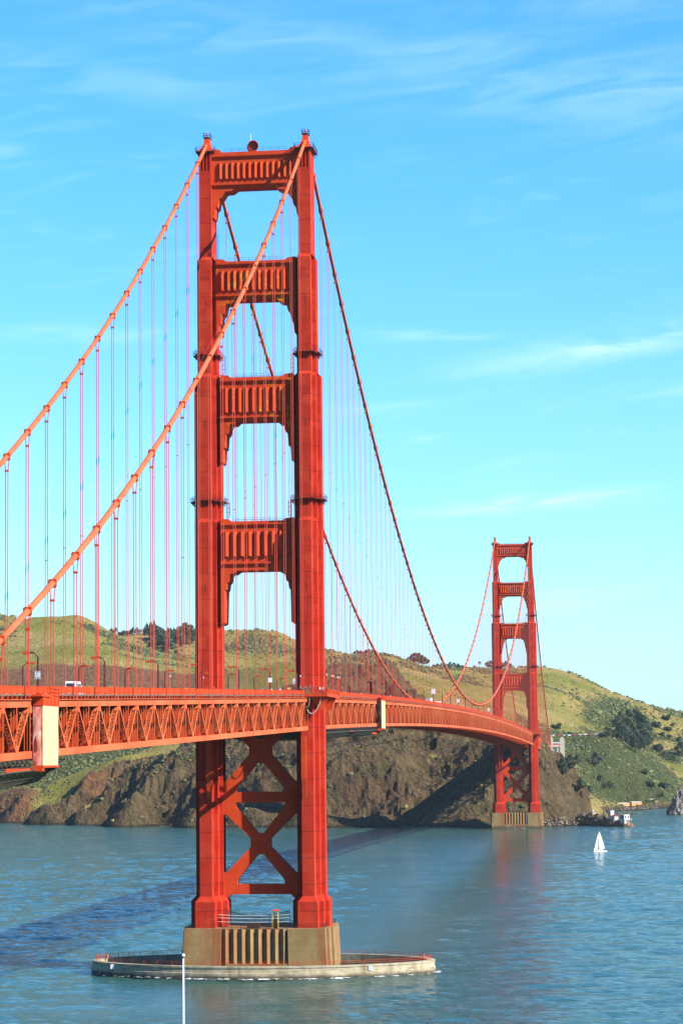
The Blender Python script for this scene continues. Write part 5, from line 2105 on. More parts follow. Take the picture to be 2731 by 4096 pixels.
work_gantry("dark lattice work gantry under the deck beside the cream enclosure", -420, -304, 1.15)
work_gantry("dark lattice work gantry under the deck just past the near tower", 14, 166, 0.9)


def safety_net(lab, x0, x1, top, sag, taper):
    """top: drop of the edge rope below the bottom chord; sag: extra drop of the belly"""
    cx = (x0 + x1) / 2
    cz = deck(cx) - 10.6
    ny = 12
    def pt(x, f):
        y = -14.6 + 29.2 * f
        s = min(1.0, (x1 - x) / taper) if taper > 0 else 1.0
        s2 = min(1.0, max(0.0, (x - x0) / 8.0)) if x0 > 0 else 1.0
        b = (1 - (2 * f - 1) ** 4) ** 0.5
        z = deck(x) - 10.6 - top * (0.35 + 0.65 * s) - sag * b * max(0.0, s) ** 0.6 * s2 * (1 + 0.05 * math.sin(x * 0.09))
        return (x - cx, y, z - cz)
    m = MB().mat("net_cord")
    st = 0.62
    n = int((x1 - x0) / st)
    for k in range(n + 1):
        x = x0 + (x1 - x0) * k / n
        m.tube([pt(x, j / ny) for j in range(ny + 1)], 0.042, 3, caps=False)
    m2 = 46
    for j in range(m2 + 1):
        f = j / m2
        m.tube([pt(x0 + (x1 - x0) * k / 60, f) for k in range(61)], 0.042 if 0 < j < m2 else 0.12, 3, caps=False)
    m.tube([pt(x1, j / ny) for j in range(ny + 1)], 0.10, 4)
    o = m.build("safety_net")
    o.location = (cx, 0, cz)
    tag(o, lab, "safety net", "safety nets slung under the deck")


safety_net("dark sagging safety net under the deck below the cream enclosure", -420, -283.5, 1.7, 3.0, 9.0)
safety_net("thin dark safety net under the deck just past the near tower", 22, 190, 1.2, 1.9, 10.0)


def hose(lab, uv, x, r):
    pts = []
    for u, v in uv:
        rr = ray(u, v)
        pts.append(CAM + rr * ((x - CAM[0]) / rr[0]))
    # smooth through the points
    P_ = np.array(pts)
    t = np.linspace(0, len(P_) - 1, 40)
    out = []
    for q in t:
        i = int(min(q, len(P_) - 2))
        f = q - i
        p0, p1, p2, p3 = P_[max(i - 1, 0)], P_[i], P_[i + 1], P_[min(i + 2, len(P_) - 1)]
        out.append(0.5 * ((2 * p1) + (-p0 + p2) * f + (2 * p0 - 5 * p1 + 4 * p2 - p3) * f * f + (-p0 + 3 * p1 - 3 * p2 + p3) * f ** 3))
    m = MB().mat("pale_concrete")
    m.tube(out, r, 6)
    tag(m.build("hanging_hose", smooth=True), lab, "hose", "pale hoses hanging from the tower platform")


hose("thick pale hose looping under the near tower platform", [(1228, 2838), (1235, 2850), (1247, 2855), (1260, 2848), (1272, 2828), (1281, 2805), (1282, 2790)], -11.0, 0.11)
hose("thin pale hose running down from the near tower platform to the truss", [(1237, 2785), (1237, 2810), (1233, 2826), (1222, 2830)], -11.4, 0.06)


# ------------------------------------------------------------------ flagpole by the lookout
def build_flagpole():
    p = at_depth(733, 3836, 70.0)
    root = empty("flagpole", (p[0], p[1], 40.0))
    h = p[2] - 40.0
    m = MB().mat("white_paint")
    m.tube([(0, 0, 0), (0, 0, h * 0.5), (0, 0, h)], [0.032, 0.030, 0.025], 12)
    m.build("pole", root, smooth=True)
    m = MB().mat("white_paint")
    m.ball((0, 0, h + 0.09), 0.05, 14, 8)
    m.mat("dark_steel").tube([(0, 0, h - 0.01), (0, 0, h + 0.05)], 0.02, 8)
    m.build("finial", root, smooth=True)
    tag(root, "slim white flagpole with a ball top rising from the lower edge", "flagpole")


build_flagpole()


def build_bluff():
    """the slope that falls from the lookout to the water, below the bottom of the view"""
    n = 70
    xs = np.linspace(-1100, -330, n)
    ys = np.linspace(-700, 420, n)
    X, Y = np.meshgrid(xs, ys, indexing='ij')
    d = (X - CAM[0]) * math.cos(YAW) + (Y - CAM[1]) * math.sin(YAW)
    r = np.maximum(d, -60)
    Zb = 56.3 - 0.24 * np.maximum(r, 0) - 0.3 * np.maximum(r - 95, 0) + np.where(r < 0, -r * 0.03, 0) + (fbm(X, Y, 1 / 40, 4, 77) - 0.5) * np.clip(r / 60, 0.05, 1) * 4
    Zb = np.maximum(Zb, -8)
    m = MB().mat("ground")
    vs = np.stack([X, Y, Zb], -1).reshape(-1, 3)
    idx = np.arange(n * n).reshape(n, n)
    fs = np.stack([idx[:-1, :-1], idx[1:, :-1], idx[1:, 1:], idx[:-1, 1:]], -1).reshape(-1, 4)
    m.add(vs.tolist(), fs.tolist())
    o = m.build("terrain", smooth=True)
    tag(o, kind="structure")


build_bluff()


# ------------------------------------------------------------------ boat
def build_sailboat():
    p = at_z(2400, 3411, WATER_Z)
    root = empty("sailboat", (p[0], p[1], WATER_Z), R(132))
    m = MB().mat("white_paint")
    secs = [(-4.6, 1.05, 0.95, 0.05), (-3.0, 1.35, 0.92, -0.25), (0.0, 1.5, 0.95, -0.4), (2.5, 1.0, 1.05, -0.3), (4.2, 0.35, 1.18, -0.05), (4.9, 0.04, 1.25, 0.6)]
    rings = []
    for x, hw, zt, zb in secs:
        rings.append([(x, -hw, zt), (x, -hw * 0.85, (zt + zb) / 2), (x, -hw * .35, zb), (x, hw * .35, zb), (x, hw * 0.85, (zt + zb) / 2), (x, hw, zt)])
    m.loft(rings)
    m.build("hull", root, smooth=False)
    m = MB().mat("white_paint")
    m.hexa([(-1.8, -0.85, 0.95), (1.9, -0.7, 1.0), (1.9, 0.7, 1.0), (-1.8, 0.85, 0.95)], [(-1.6, -0.65, 1.5), (1.4, -0.5, 1.45), (1.4, 0.5, 1.45), (-1.6, 0.65, 1.5)])
    m.mat("glass").box(-1.2, 1.0, -0.78, -0.70, 1.12, 1.3)
    m.build("cabin", root)
    m = MB().mat("grey_metal")
    m.tube([(0.6, 0, 1.0), (0.6, 0, 12.6)], [0.09, 0.06], 8)
    m.tube([(0.6, 0, 1.9), (-3.7, -0.25, 1.85)], 0.06, 6)
    m.build("mast", root)
    def sail(name, A, B, Cc, belly):
        """triangular sail A (tack) B (head) C (clew) with a curved surface and thickness"""
        mm = MB().mat("sail_cloth")
        A, B, Cc = np.array(A, float), np.array(B, float), np.array(Cc, float)
        n = 12
        vs, fs = [], []
        for i in range(n + 1):
            f = i / n
            a, b = A + (B - A) * f, Cc + (B - Cc) * f
            roach = 0.35 * math.sin(math.pi * f)
            for j in range(9):
                g = j / 8
                q = a + (b - a) * g * (1 + (roach / max(0.5, np.linalg.norm(b - a)) if j == 8 and belly > 0.3 else 0))
                q = q + np.array([0, -belly * math.sin(math.pi * g) * (1 - f) ** 0.6, 0])
                vs.append(q)
        for i in range(n):
            for j in range(8):
                k = i * 9 + j
                fs.append((k, k + 1, k + 10, k + 9))
        mm.add(vs, fs)
        mm.build(name, root, smooth=True)
    sail("mainsail", (0.35, 0, 2.1), (0.45, 0, 12.4), (-3.6, -0.25, 2.05), 0.4)
    sail("jib", (4.6, 0, 1.4), (0.95, 0, 11.6), (1.35, -0.5, 1.6), 0.25)
    m = MB().mat("blue_tarp")
    m.tube([(0.2, 0, 2.0), (-3.4, -0.22, 1.95)], 0.12, 6)
    m.build("sail_cover", root)
    tag(root, "white sailboat with main and jib set on the open bay", "sailboat")
    b = bpy.data.objects.new("person", dress(person_mesh("person", 0.1, 0.02), "shirt_white", "dark_cloth"))
    COL.objects.link(b)
    c, s = math.cos(R(132)), math.sin(R(132))
    b.location = (p[0] - 3.4 * c, p[1] - 3.4 * s, WATER_Z + 0.72)
    tag(b, "person in a white top standing at the stern of the white sailboat", "person")


build_sailboat()


# ------------------------------------------------------------------ rocks
def rock_mesh(m, c, rx, ry, h, seed, rot=0.0, lean=(0, 0), sub=4, rough=0.35, top=0.35):
    """craggy rock: squashed, noisy ball with its base under water"""
    bm = bmesh.new()
    bmesh.ops.create_icosphere(bm, subdivisions=sub, radius=1.0)
    V = np.array([v.co[:] for v in bm.verts])
    F = [[v.index for v in f.verts] for f in bm.faces]
    bm.free()
    a = V.copy()
    n = (fbm(a[:, 0] * 1 + a[:, 2] * 1.7 + 9, a[:, 1] - a[:, 2] * 0.9 + 5, 1.6, 5, seed, 0.6, True) - 0.55)
    n2 = (fbm(a[:, 0] * 2 - a[:, 2] * 2.1, a[:, 1] * 2 + a[:, 2] * 0.4, 3.0, 4, seed + 1, 0.6, True) - 0.55)
    a *= (1 + rough * n * 1.5 + rough * 0.6 * n2)[:, None]
    t = np.clip(a[:, 2], 0, 1)
    k = 1 - (1 - top) * t
    x, y = a[:, 0] * rx * k + lean[0] * t, a[:, 1] * ry * k + lean[1] * t
    z = np.where(a[:, 2] > 0, a[:, 2] * h, a[:, 2] * 4)
    cs, sn = math.cos(rot), math.sin(rot)
    m.add(np.stack([c[0] + x * cs - y * sn, c[1] + x * sn + y * cs, c[2] + z], -1).tolist(), F)


def make_rock_mats():
    for key, a, b, c in (("rock_grey", (0.10, 0.085, 0.075), (0.27, 0.235, 0.20), (0.55, 0.50, 0.42)), ("rock_brown", (0.085, 0.06, 0.04), (0.22, 0.16, 0.10), (0.30, 0.25, 0.14)),
                         ("rock_rust", (0.10, 0.05, 0.03), (0.36, 0.17, 0.075), (0.50, 0.38, 0.26))):
        t = NT(key)
        v = t.coords('Object')
        n = t.noise(v, 0.35, 6, 0.7)
        g = t.noise(v, 0.16, 5, 0.7)
        col = t.mix(t.remap(n, 0.35, 0.65), a, b)
        col = t.mix(t.remap(g, 0.52, 0.66, 0, 0.8), col, c)
        sep = t.node("ShaderNodeSeparateXYZ")
        t.L.new(v, sep.inputs[0])
        wet = t.remap(t.math('ADD', sep.outputs[2], t.math('MULTIPLY', n, 2.0)), 2.4, 3.6, 1, 0)
        col = t.mix(t.math('MULTIPLY', wet, 0.8), col, (0.03, 0.026, 0.02))
        t.bump(t.noise(v, 0.8, 6, 0.7), 0.8, 0.7)
        t.done(key, col, 0.9, 0.15)


make_rock_mats()


def build_rocks():
    p = at_depth(2738, 3262, 2300)
    m = MB().mat("rock_grey")
    rock_mesh(m, (p[0], p[1], 0.4), 15, 16.5, 25, 3, 0.3, (0, 1.5), 5, 0.34, 0.42)
    tag(m.build("sea_rock"), "tall pale craggy sea rock cut off by the edge of the view", "rock")
    m = MB().mat("rock_brown")
    p = at_depth(2418, 3256, 2020)
    rock_mesh(m, (p[0], p[1], 0.5), 7.5, 6.4, 10.5, 14, 0.4, (0, 0.6), 4, 0.28, 0.30)
    tag(m.build("shore_rock"), "brown pointed rock standing behind the white station", "rock")
    # dark islet carrying the station: a row of overlapping crags modelled as one body
    A, B = np.array([1350.0, -47.0]), np.array([1298.0, -84.0])
    m = MB().mat("rock_brown")
    n, w = 44, 14
    d = (B - A) / np.linalg.norm(B - A)
    nn = np.array([-d[1], d[0]])
    if nn @ np.array([-1.0, 1.0]) < 0:
        nn = -nn                     # towards the shaded south-west side
    sv = np.linspace(0, 1, n)
    vs = []
    prof = np.interp(sv, [0, .1, .25, .4, .55, .65, .8, .93, 1.0], [8.5, 9.5, 8.6, 9.8, 8.0, 6.0, 5.0, 4.6, 3.0])
    X = np.zeros((n, w)); Y = np.zeros((n, w)); Zr = np.zeros((n, w))
    for i, s in enumerate(sv):
        for j in range(w):
            a = math.pi * j / (w - 1)
            q = A + (B - A) * s
            ww = 5.4 * math.cos(a) * (1 - 0.25 * abs(math.sin(a)))
            X[i, j], Y[i, j] = q[0] + nn[0] * ww, q[1] + nn[1] * ww
            Zr[i, j] = -3 + (prof[i] + 3 + WATER_Z) * math.sin(a) ** 0.35
    nz = (fbm(X * 1.0 + Zr, Y - Zr, 1 / 4.5, 4, 51, 0.6, True) - 0.55)
    X += nn[0] * nz * 3.0; Y += nn[1] * nz * 3.0; Zr += nz * 2.4 * (Zr > 1)
    vs = np.stack([X, Y, Zr], -1).reshape(-1, 3).tolist()
    fs = [(i * w + j, (i + 1) * w + j, (i + 1) * w + j + 1, i * w + j + 1) for i in range(n - 1) for j in range(w - 1)]
    m.add(vs, fs)
    m.add([vs[(n - 1) * w + j] for j in range(w)] + [tuple(B) + (-3.0,)], [(j, j + 1, w) for j in range(w - 1)])
    m.add([vs[j] for j in range(w)] + [tuple(A) + (-3.0,)], [(j + 1, j, w) for j in range(w - 1)])
    m.mat("rock_rust")
    rock_mesh(m, (B[0] - 1.0, B[1] - 1.0, 0.3), 5.6, 5.2, 5.2, 23, 0.2, (0, 0), 4, 0.3, 0.7)
    tag(m.build("rock_islet"), "dark low rock point with a rusty lit end under the white station", "rock")


build_rocks()


def hut(name, lab, cat, loc, rz, L, Wd, H, wall, roof, wins, pitch=0.6, over=0.35, group=None, door=True):
    """simple framed building: wall, roof, windows with frames, door"""
    root = empty(name, loc, rz)
    m = MB().mat(wall)
    m.box(-L / 2, L / 2, -Wd / 2, Wd / 2, -3.0, H)
    m.add([(-L / 2, -Wd / 2, H), (-L / 2, Wd / 2, H), (-L / 2, 0, H + pitch - 0.02), (L / 2, -Wd / 2, H), (L / 2, Wd / 2, H), (L / 2, 0, H + pitch - 0.02)], [(0, 1, 2), (3, 5, 4)])
    m.build("wall", root)
    m = MB().mat(roof)
    a, b = L / 2 + over, Wd / 2 + over
    t = 0.16
    e = pitch * over / (Wd / 2)
    for s in (-1, 1):
        m.hexa([(-a, 0, H + pitch), (a, 0, H + pitch), (a, s * b, H - e), (-a, s * b, H - e)], [(-a, 0, H + pitch + t), (a, 0, H + pitch + t), (a, s * b, H - e + t), (-a, s * b, H - e + t)])
    m.build("roof", root)
    for wx, side in wins:
        f = MB().mat("white_wall")
        y = side * Wd / 2
        y0, y1 = sorted((y - side * 0.05, y + side * 0.05))
        f.box(wx - 0.5, wx - 0.42, y0, y1, H * 0.38, H * 0.8)
        f.box(wx + 0.42, wx + 0.5, y0, y1, H * 0.38, H * 0.8)
        f.box(wx - 0.42, wx + 0.42, y0, y1, H * 0.76, H * 0.8)
        f.box(wx - 0.42, wx + 0.42, y0, y1, H * 0.38, H * 0.42)
        fo = f.build("window", root)
        g = MB().mat("glass")
        y0, y1 = sorted((y - side * 0.04, y + side * 0.02))
        g.box(wx - 0.42, wx + 0.42, y0, y1, H * 0.42, H * 0.76)
        g.build("pane", fo)
    if door:
        m = MB().mat("timber")
        m.box(L / 2 - 0.02, L / 2 + 0.04, -0.5, 0.5, 0.02, H * 0.78)
        m.build("door", root)
    tag(root, lab, cat, group)
    return root


def build_shore_buildings():
    # three tan barracks in a row above the little bay
    for i, (u, v, d, lab, L) in enumerate(((2450, 3234, 2560, "low tan barrack with small windows, closest to the pointed brown rock", 13.0), (2489, 3233, 2570, "low tan barrack in the middle of the shore row", 13.5),
                                           (2537, 3231, 2585, "low tan barrack with a pale flat roof at the open end of the shore row", 13.5))):
        p = at_depth(u, v, d)
        hut("barrack", lab, "barrack", (p[0], p[1], (3.2, 3.4, 3.8)[i]), R(-50), L, 7.5, 3.3 if i < 2 else 3.7, "barrack_wall", "barrack_roof",
            [(-4.6, -1), (-1.6, -1), (1.4, -1), (4.4, -1)], 0.35, 0.3, "tan barracks by the shore")
    m = MB().mat("white_wall")
    a, b = at_depth(2446, 3239, 2535), at_depth(2570, 3236, 2562)
    m.beam((a[0], a[1], 2.2), (b[0], b[1], 2.2), 0.6, 2.2, (0, 0, 1))
    tag(m.build("sea_wall"), "long whitish sea wall in front of the tan barracks", "sea wall")
    m = MB().mat("pale_concrete")
    a, b = at_depth(2598, 3221, 2600), at_depth(2690, 3214, 2630)
    m.beam((a[0], a[1], 4.0), (b[0], b[1], 5.5), 0.6, 2.0, (0, 0, 1))
    tag(m.build("retaining_wall"), "pale low retaining wall on the shore beside the tall sea rock", "wall")
    p = at_depth(2608, 3213, 2610)
    p[2] = 7.0
    hut("stone_hut", "small grey ruined hut on the shore between barracks and sea rock", "hut", (p[0], p[1], p[2]), R(-110), 4.5, 3.5, 2.6, "pale_concrete", "barrack_roof", [(0, -1)], 0.5, 0.2)
    # white station on the rusty end of the islet
    root = empty("signal_station", (1298.0, -83.5, 6.0), R(-52))
    m = MB().mat("white_wall")
    m.box(-2.7, 2.7, -2.6, 2.6, -2.5, 4.4)
    m.box(-2.9, 2.9, -2.8, 2.8, 4.42, 4.75)
    m.box(-3.2, -1.2, -3.6, -2.6, -4.0, 1.0)
    m.build("wall", root)
    for x in (-1.3, 1.3):
        f = MB().mat("glass")
        f.box(x - 0.55, x + 0.55, -2.66, -2.58, 1.6, 3.6)
        f.build("window", root)
        f = MB().mat("glass")
        f.box(-3.26, -3.18, x - 0.5, x + 0.5, 1.6, 3.6)
        f.build("window", root)
    m = MB().mat("white_wall")
    m.box(-3.2, 4.4, -4.0, -2.6, 0.4, 0.6)
    for k in range(9):
        m.beam((-3.1 + k * 0.92, -3.95, 0.6), (-3.1 + k * 0.92, -3.95, 1.7), 0.07, 0.07, (1, 0, 0))
    m.beam((-3.1, -3.95, 1.7), (4.3, -3.95, 1.7), 0.08, 0.08, (0, 0, 1))
    m.build("balcony", root)
    m = MB().mat("grey_metal")
    m.tube([(-0.6, 0.4, 5.7), (-0.6, 0.4, 8.0)], 0.08, 6)
    m.tube([(-1.3, 0.4, 6.9), (0.2, 0.4, 6.9)], 0.07, 6)
    m.build("aerial_mast", root)
    tag(root, "small white flat-roofed station on the rusty end of the rock point", "station")
    # roofless concrete block beside it, with shed roofs
    root = empty("concrete_ruin", (1313.0, -72.5, 6.0), R(-146))
    m = MB().mat("pale_concrete")
    m.box(-1.9, 1.9, -1.6, 1.6, -3, 6.2)
    m.build("wall", root)
    m = MB().mat("white_wall")
    m.box(-2.1, 2.1, -1.7, 1.7, 6.25, 7.6)
    m.build("roof_block", root)
    m = MB().mat("rust_roof")
    m.hexa([(2.0, -2.0, 3.0), (7.6, -2.0, 3.0), (7.6, 2.0, 3.0), (2.0, 2.0, 3.0)], [(2.0, -0.2, 4.2), (7.6, -0.2, 4.2), (7.6, 0.2, 4.2), (2.0, 0.2, 4.2)])
    m.build("shed_roof", root)
    m = MB().mat("pale_concrete")
    m.box(1.95, 7.5, -1.8, 1.8, -3, 2.95)
    m.build("shed_wall", root)
    tag(root, "tall tan concrete block with white cap and red shed roof on the rock point", "ruin")
    root = empty("timber_hut", (1336.5, -57.5, 8.5), R(-146))
    m = MB().mat("timber")
    m.box(-2.2, 2.2, -1.6, 1.6, -2.5, 3.0)
    m.build("wall", root)
    m = MB().mat("pale_concrete")
    m.box(-2.4, 2.4, -1.8, 1.8, 3.02, 3.25)
    m.build("roof", root)
    tag(root, "small brown timber hut on the inland end of the rock point", "hut")
    # two grey-roofed houses on the slope
    for i, (u, v, d, lab) in enumerate(((2694, 3082, 2850, "grey-roofed house with pale posts, upper of the two on the hillside"), (2724, 3092, 2815, "grey-roofed house with pale posts, lower of the two, cut by the view edge"))):
        p = at_depth(u, v, d)
        z = p[2]
        root = empty("hillside_house", (p[0], p[1], z), R(-95))
        m = MB().mat("dark_steel" if False else "slate_roof")
        m.hexa([(-7, -4.5, 5.6), (7, -4.5, 5.6), (7, 4.5, 6.2), (-7, 4.5, 6.2)], [(-7, -4.5, 6.0), (7, -4.5, 6.0), (7, 1.0, 7.0), (-7, 1.0, 7.0)])
        m.build("roof", root)
        m = MB().mat("shirt_grey")
        m.box(-6, 6, -2.0, 3.5, -4, 5.58)
        m.build("wall", root)
        for k in range(5):
            m = MB().mat("white_wall")
            x = -6.2 + k * 3.1
            m.box(x - 0.25, x + 0.25, -4.2, -3.7, -4, 5.58)
            m.build("post", root)
        m = MB().mat("glass")
        m.box(-5.4, 5.4, -2.06, -1.98, 1.2, 3.8)
        m.build("window", root)
        tag(root, lab, "house", "grey-roofed houses on the slope")
    # pylon house at the end of the far side span
    root = empty("concrete_pylon", (1630.0, -17.0, 40.0))
    y = lambda u: float(at_depth(u, 3000, 2276)[1] - (-17.0))
    m = MB().mat("pale_concrete")
    m.box(-7.2, -1.0, y(2212.5), y(2203.5), -20, 33.4)
    m.box(-6.8, -1.4, y(2212.0), y(2205.5), 33.4, 34.6)
    m.build("shaft", root)
    m = MB().mat("pale_concrete")
    m.box(-7.2, -1.0, y(2258), y(2241.5), -20, 33.0)
    m.box(-6.8, -1.4, y(2255), y(2246), 33.0, 34.2)
    m.build("shaft", root)
    m = MB().mat("white_wall")
    m.box(-5.4, -1.2, y(2241.4), y(2212.6), -20, 24.8)
    m.box(-6.6, -5.4, y(2241.4), y(2230), -20, 24.8)
    m.build("wall_panel", root)
    m = MB().mat("pale_concrete")
    m.box(-7.0, -1.1, y(2241.3), y(2213), 25.0, 27.0)
    m.build("coping", root)
    m = MB().mat("white_wall")
    m.box(-8.4, -7.2, y(2250), y(2236), 8.0, 9.4)
    m.box(-8.0, -7.2, y(2237), y(2235.5), 8.0, 12.5)
    m.build("ledge", root)
    tag(root, "tall pale concrete pylon of two shafts where the bridge meets the bluff", "pylon")
    # road behind it with a bus
    m = MB().mat("asphalt")
    m.loft([[(1623, -12, 66), (1623, 12, 66), (1623, 12, 66.5), (1623, -12, 66.5)], [(1700, -16, 66), (1700, 10, 66), (1700, 10, 66.5), (1700, -16, 66.5)], [(1790, -40, 66.5), (1790, -14, 66.5), (1790, -14, 67), (1790, -40, 67)]])
    tag(m.build("approach_road"), kind="structure")
    p = at_depth(2228, 2978, 2330)
    root = empty("tour_bus", (p[0], p[1], 66.55), R(-75))
    m = MB().mat("car_red")
    m.box(-5.5, 5.5, -1.25, 1.25, 0.4, 1.7)
    m.mat("white_paint").box(-5.45, 5.45, -1.22, 1.22, 1.72, 3.2)
    m.build("body", root)
    m = MB().mat("glass")
    m.box(-5.0, 4.6, -1.26, 1.26, 2.0, 2.7)
    m.build("window", root)
    wheel_set(root, 11, 2.5, 0.5, (-3.5, 3.6))
    tag(root, "red and white bus between the two shafts of the concrete pylon", "bus")
    m = MB().mat("asphalt")
    # car park on the flat top behind
    q = [ground_hit(u, 2951) for u in (2225, 2250, 2275, 2300, 2330, 2360, 2390, 2415)]
    cols = ["car_white", "car_black", "car_silver", "car_blue", "car_white", "car_red", "car_white", "car_silver"]
    names = {"car_white": "white", "car_black": "black", "car_silver": "silver", "car_blue": "blue", "car_red": "red"}
    k = 0
    for i, u in enumerate(np.linspace(2210, 2425, 11)):
        g = None
        for v in (2949, 2951, 2953, 2956, 2960):
            g = ground_hit(float(u), v, 2500, 2900)
            if g is not None:
                break
        if g is None:
            continue
        c = cols[(i * 5 + i // 3) % 8]
        k += 1
        car(f"tiny {names[c]} car, {ORD[k - 1]} from the pylon on the grassy lookout edge", (g[0] + 6, g[1], terrain_z(g[0] + 6, g[1]) + 0.02), R(100 + (i * 37) % 40), c)
    # blue sheet, fence, tank on the construction shore
    p = at_depth(2322, 3279, 2035)
    m = MB().mat("blue_tarp")
    rock_mesh(m, (p[0], p[1], p[2] - 1.0), 4.2, 3.2, 2.6, 61, 0.2, (0, 0), 3, 0.4, 0.5)
    tag(m.build("tarpaulin"), "bright blue tarpaulin heaped on the stony shore by the far pier", "tarpaulin")
    a, b = at_depth(2310, 3277, 2045), at_depth(2358, 3262, 2030)
    m = MB().mat("timber")
    m.hexa([(a[0], a[1], a[2] - 3), (b[0], b[1], b[2] - 3), (b[0] + .6, b[1], b[2] - 3), (a[0] + .6, a[1], a[2] - 3)], [(a[0], a[1], a[2] + 2.2), (b[0], b[1], b[2] + 1.4), (b[0] + .6, b[1], b[2] + 1.4), (a[0] + .6, a[1], a[2] + 2.2)])
    tag(m.build("retaining_wall"), "tan sloping retaining wall behind the blue tarpaulin", "wall")
    m = MB().mat("lifebuoy_red")
    a, b = at_depth(2347, 3253, 2075), at_depth(2388, 3250, 2070)
    for k in range(12):
        f = k / 11
        q = a + (b - a) * f
        m.beam((q[0], q[1], q[2] - 1.5), (q[0], q[1], q[2] + 1.2), 0.12, 0.12, (1, 0, 0))
    m.beam((a[0], a[1], a[2] + 0.9), (b[0], b[1], b[2] + 0.9), 0.7, 0.06, (0, 0, 1))
    tag(m.build("barrier_fence"), "orange plastic barrier fence below the scree behind the rock point", "fence")
    p = at_depth(2370, 3249, 2060)
    root = empty("water_tank", (p[0], p[1], p[2] - 1.0))
    m = MB().mat("car_blue")
    m.tube([(0, 0, 0), (0, 0, 1.6)], 1.1, 14)
    m.build("tank_body", root)
    m = MB().mat("white_paint")
    m.tube([(0, 0, 1.6), (0, 0, 2.5)], 1.12, 14)
    m.build("tank_top", root)
    tag(root, "small blue and white tank beside the orange barrier fence", "tank")
    for i, (u, v0, v1, d) in enumerate(((2459, 3207, 3222, 2580), (2532, 3205, 3218, 2590), (2604, 3195, 3212, 2610), (2612, 3199, 3212, 2612))):
        p, q = at_depth(u, v1, d), at_depth(u, v0, d)
        m = MB().mat("grey_metal" if i < 2 else "white_paint")
        m.tube([(p[0], p[1], min(p[2], terrain_z(p[0], p[1])) - 0.5), (p[0], p[1], q[2])], 0.14, 6)
        tag(m.build("utility_pole"), ("thin pole above the first tan barrack", "thin pole above the last tan barrack", "white pole rising from the grey hut", "short white pole beside the grey hut")[i], "pole", "poles along the shore")


build_shore_buildings()


# ------------------------------------------------------------------ trees
def leaf_cloud(m, centres, radii, n_each, size, rg, squash=0.8):
    """many small tilted leaf sprays filling lumpy clumps"""
    vs, fs = [], []
    for (cx, cy, cz), r in zip(centres, radii):
        n = max(6, int(n_each * (r / max(radii)) ** 2))
        d = rg.normal(size=(n, 3))
        d /= np.linalg.norm(d, axis=1)[:, None]
        rad = r * rg.uniform(0.55, 1.05, n) ** 0.6
        c = np.array([cx, cy, cz]) + d * rad[:, None] * np.array([1, 1, squash])
        t = rg.normal(size=(n, 3))
        t -= d * (t * d).sum(1)[:, None] * 0.7
        t /= np.linalg.norm(t, axis=1)[:, None]
        b = np.cross(d + rg.normal(scale=0.45, size=(n, 3)), t)
        b /= np.linalg.norm(b, axis=1)[:, None]
        s = size * rg.uniform(0.6, 1.3, n)
        for k in range(n):
            o = len(vs)
            a_, b_ = t[k] * s[k], b[k] * s[k] * 0.7
            vs += [c[k] - a_, c[k] + b_ * 0.8, c[k] + a_, c[k] - b_]
            fs.append((o, o + 1, o + 2, o + 3))
    m.add(vs, fs)


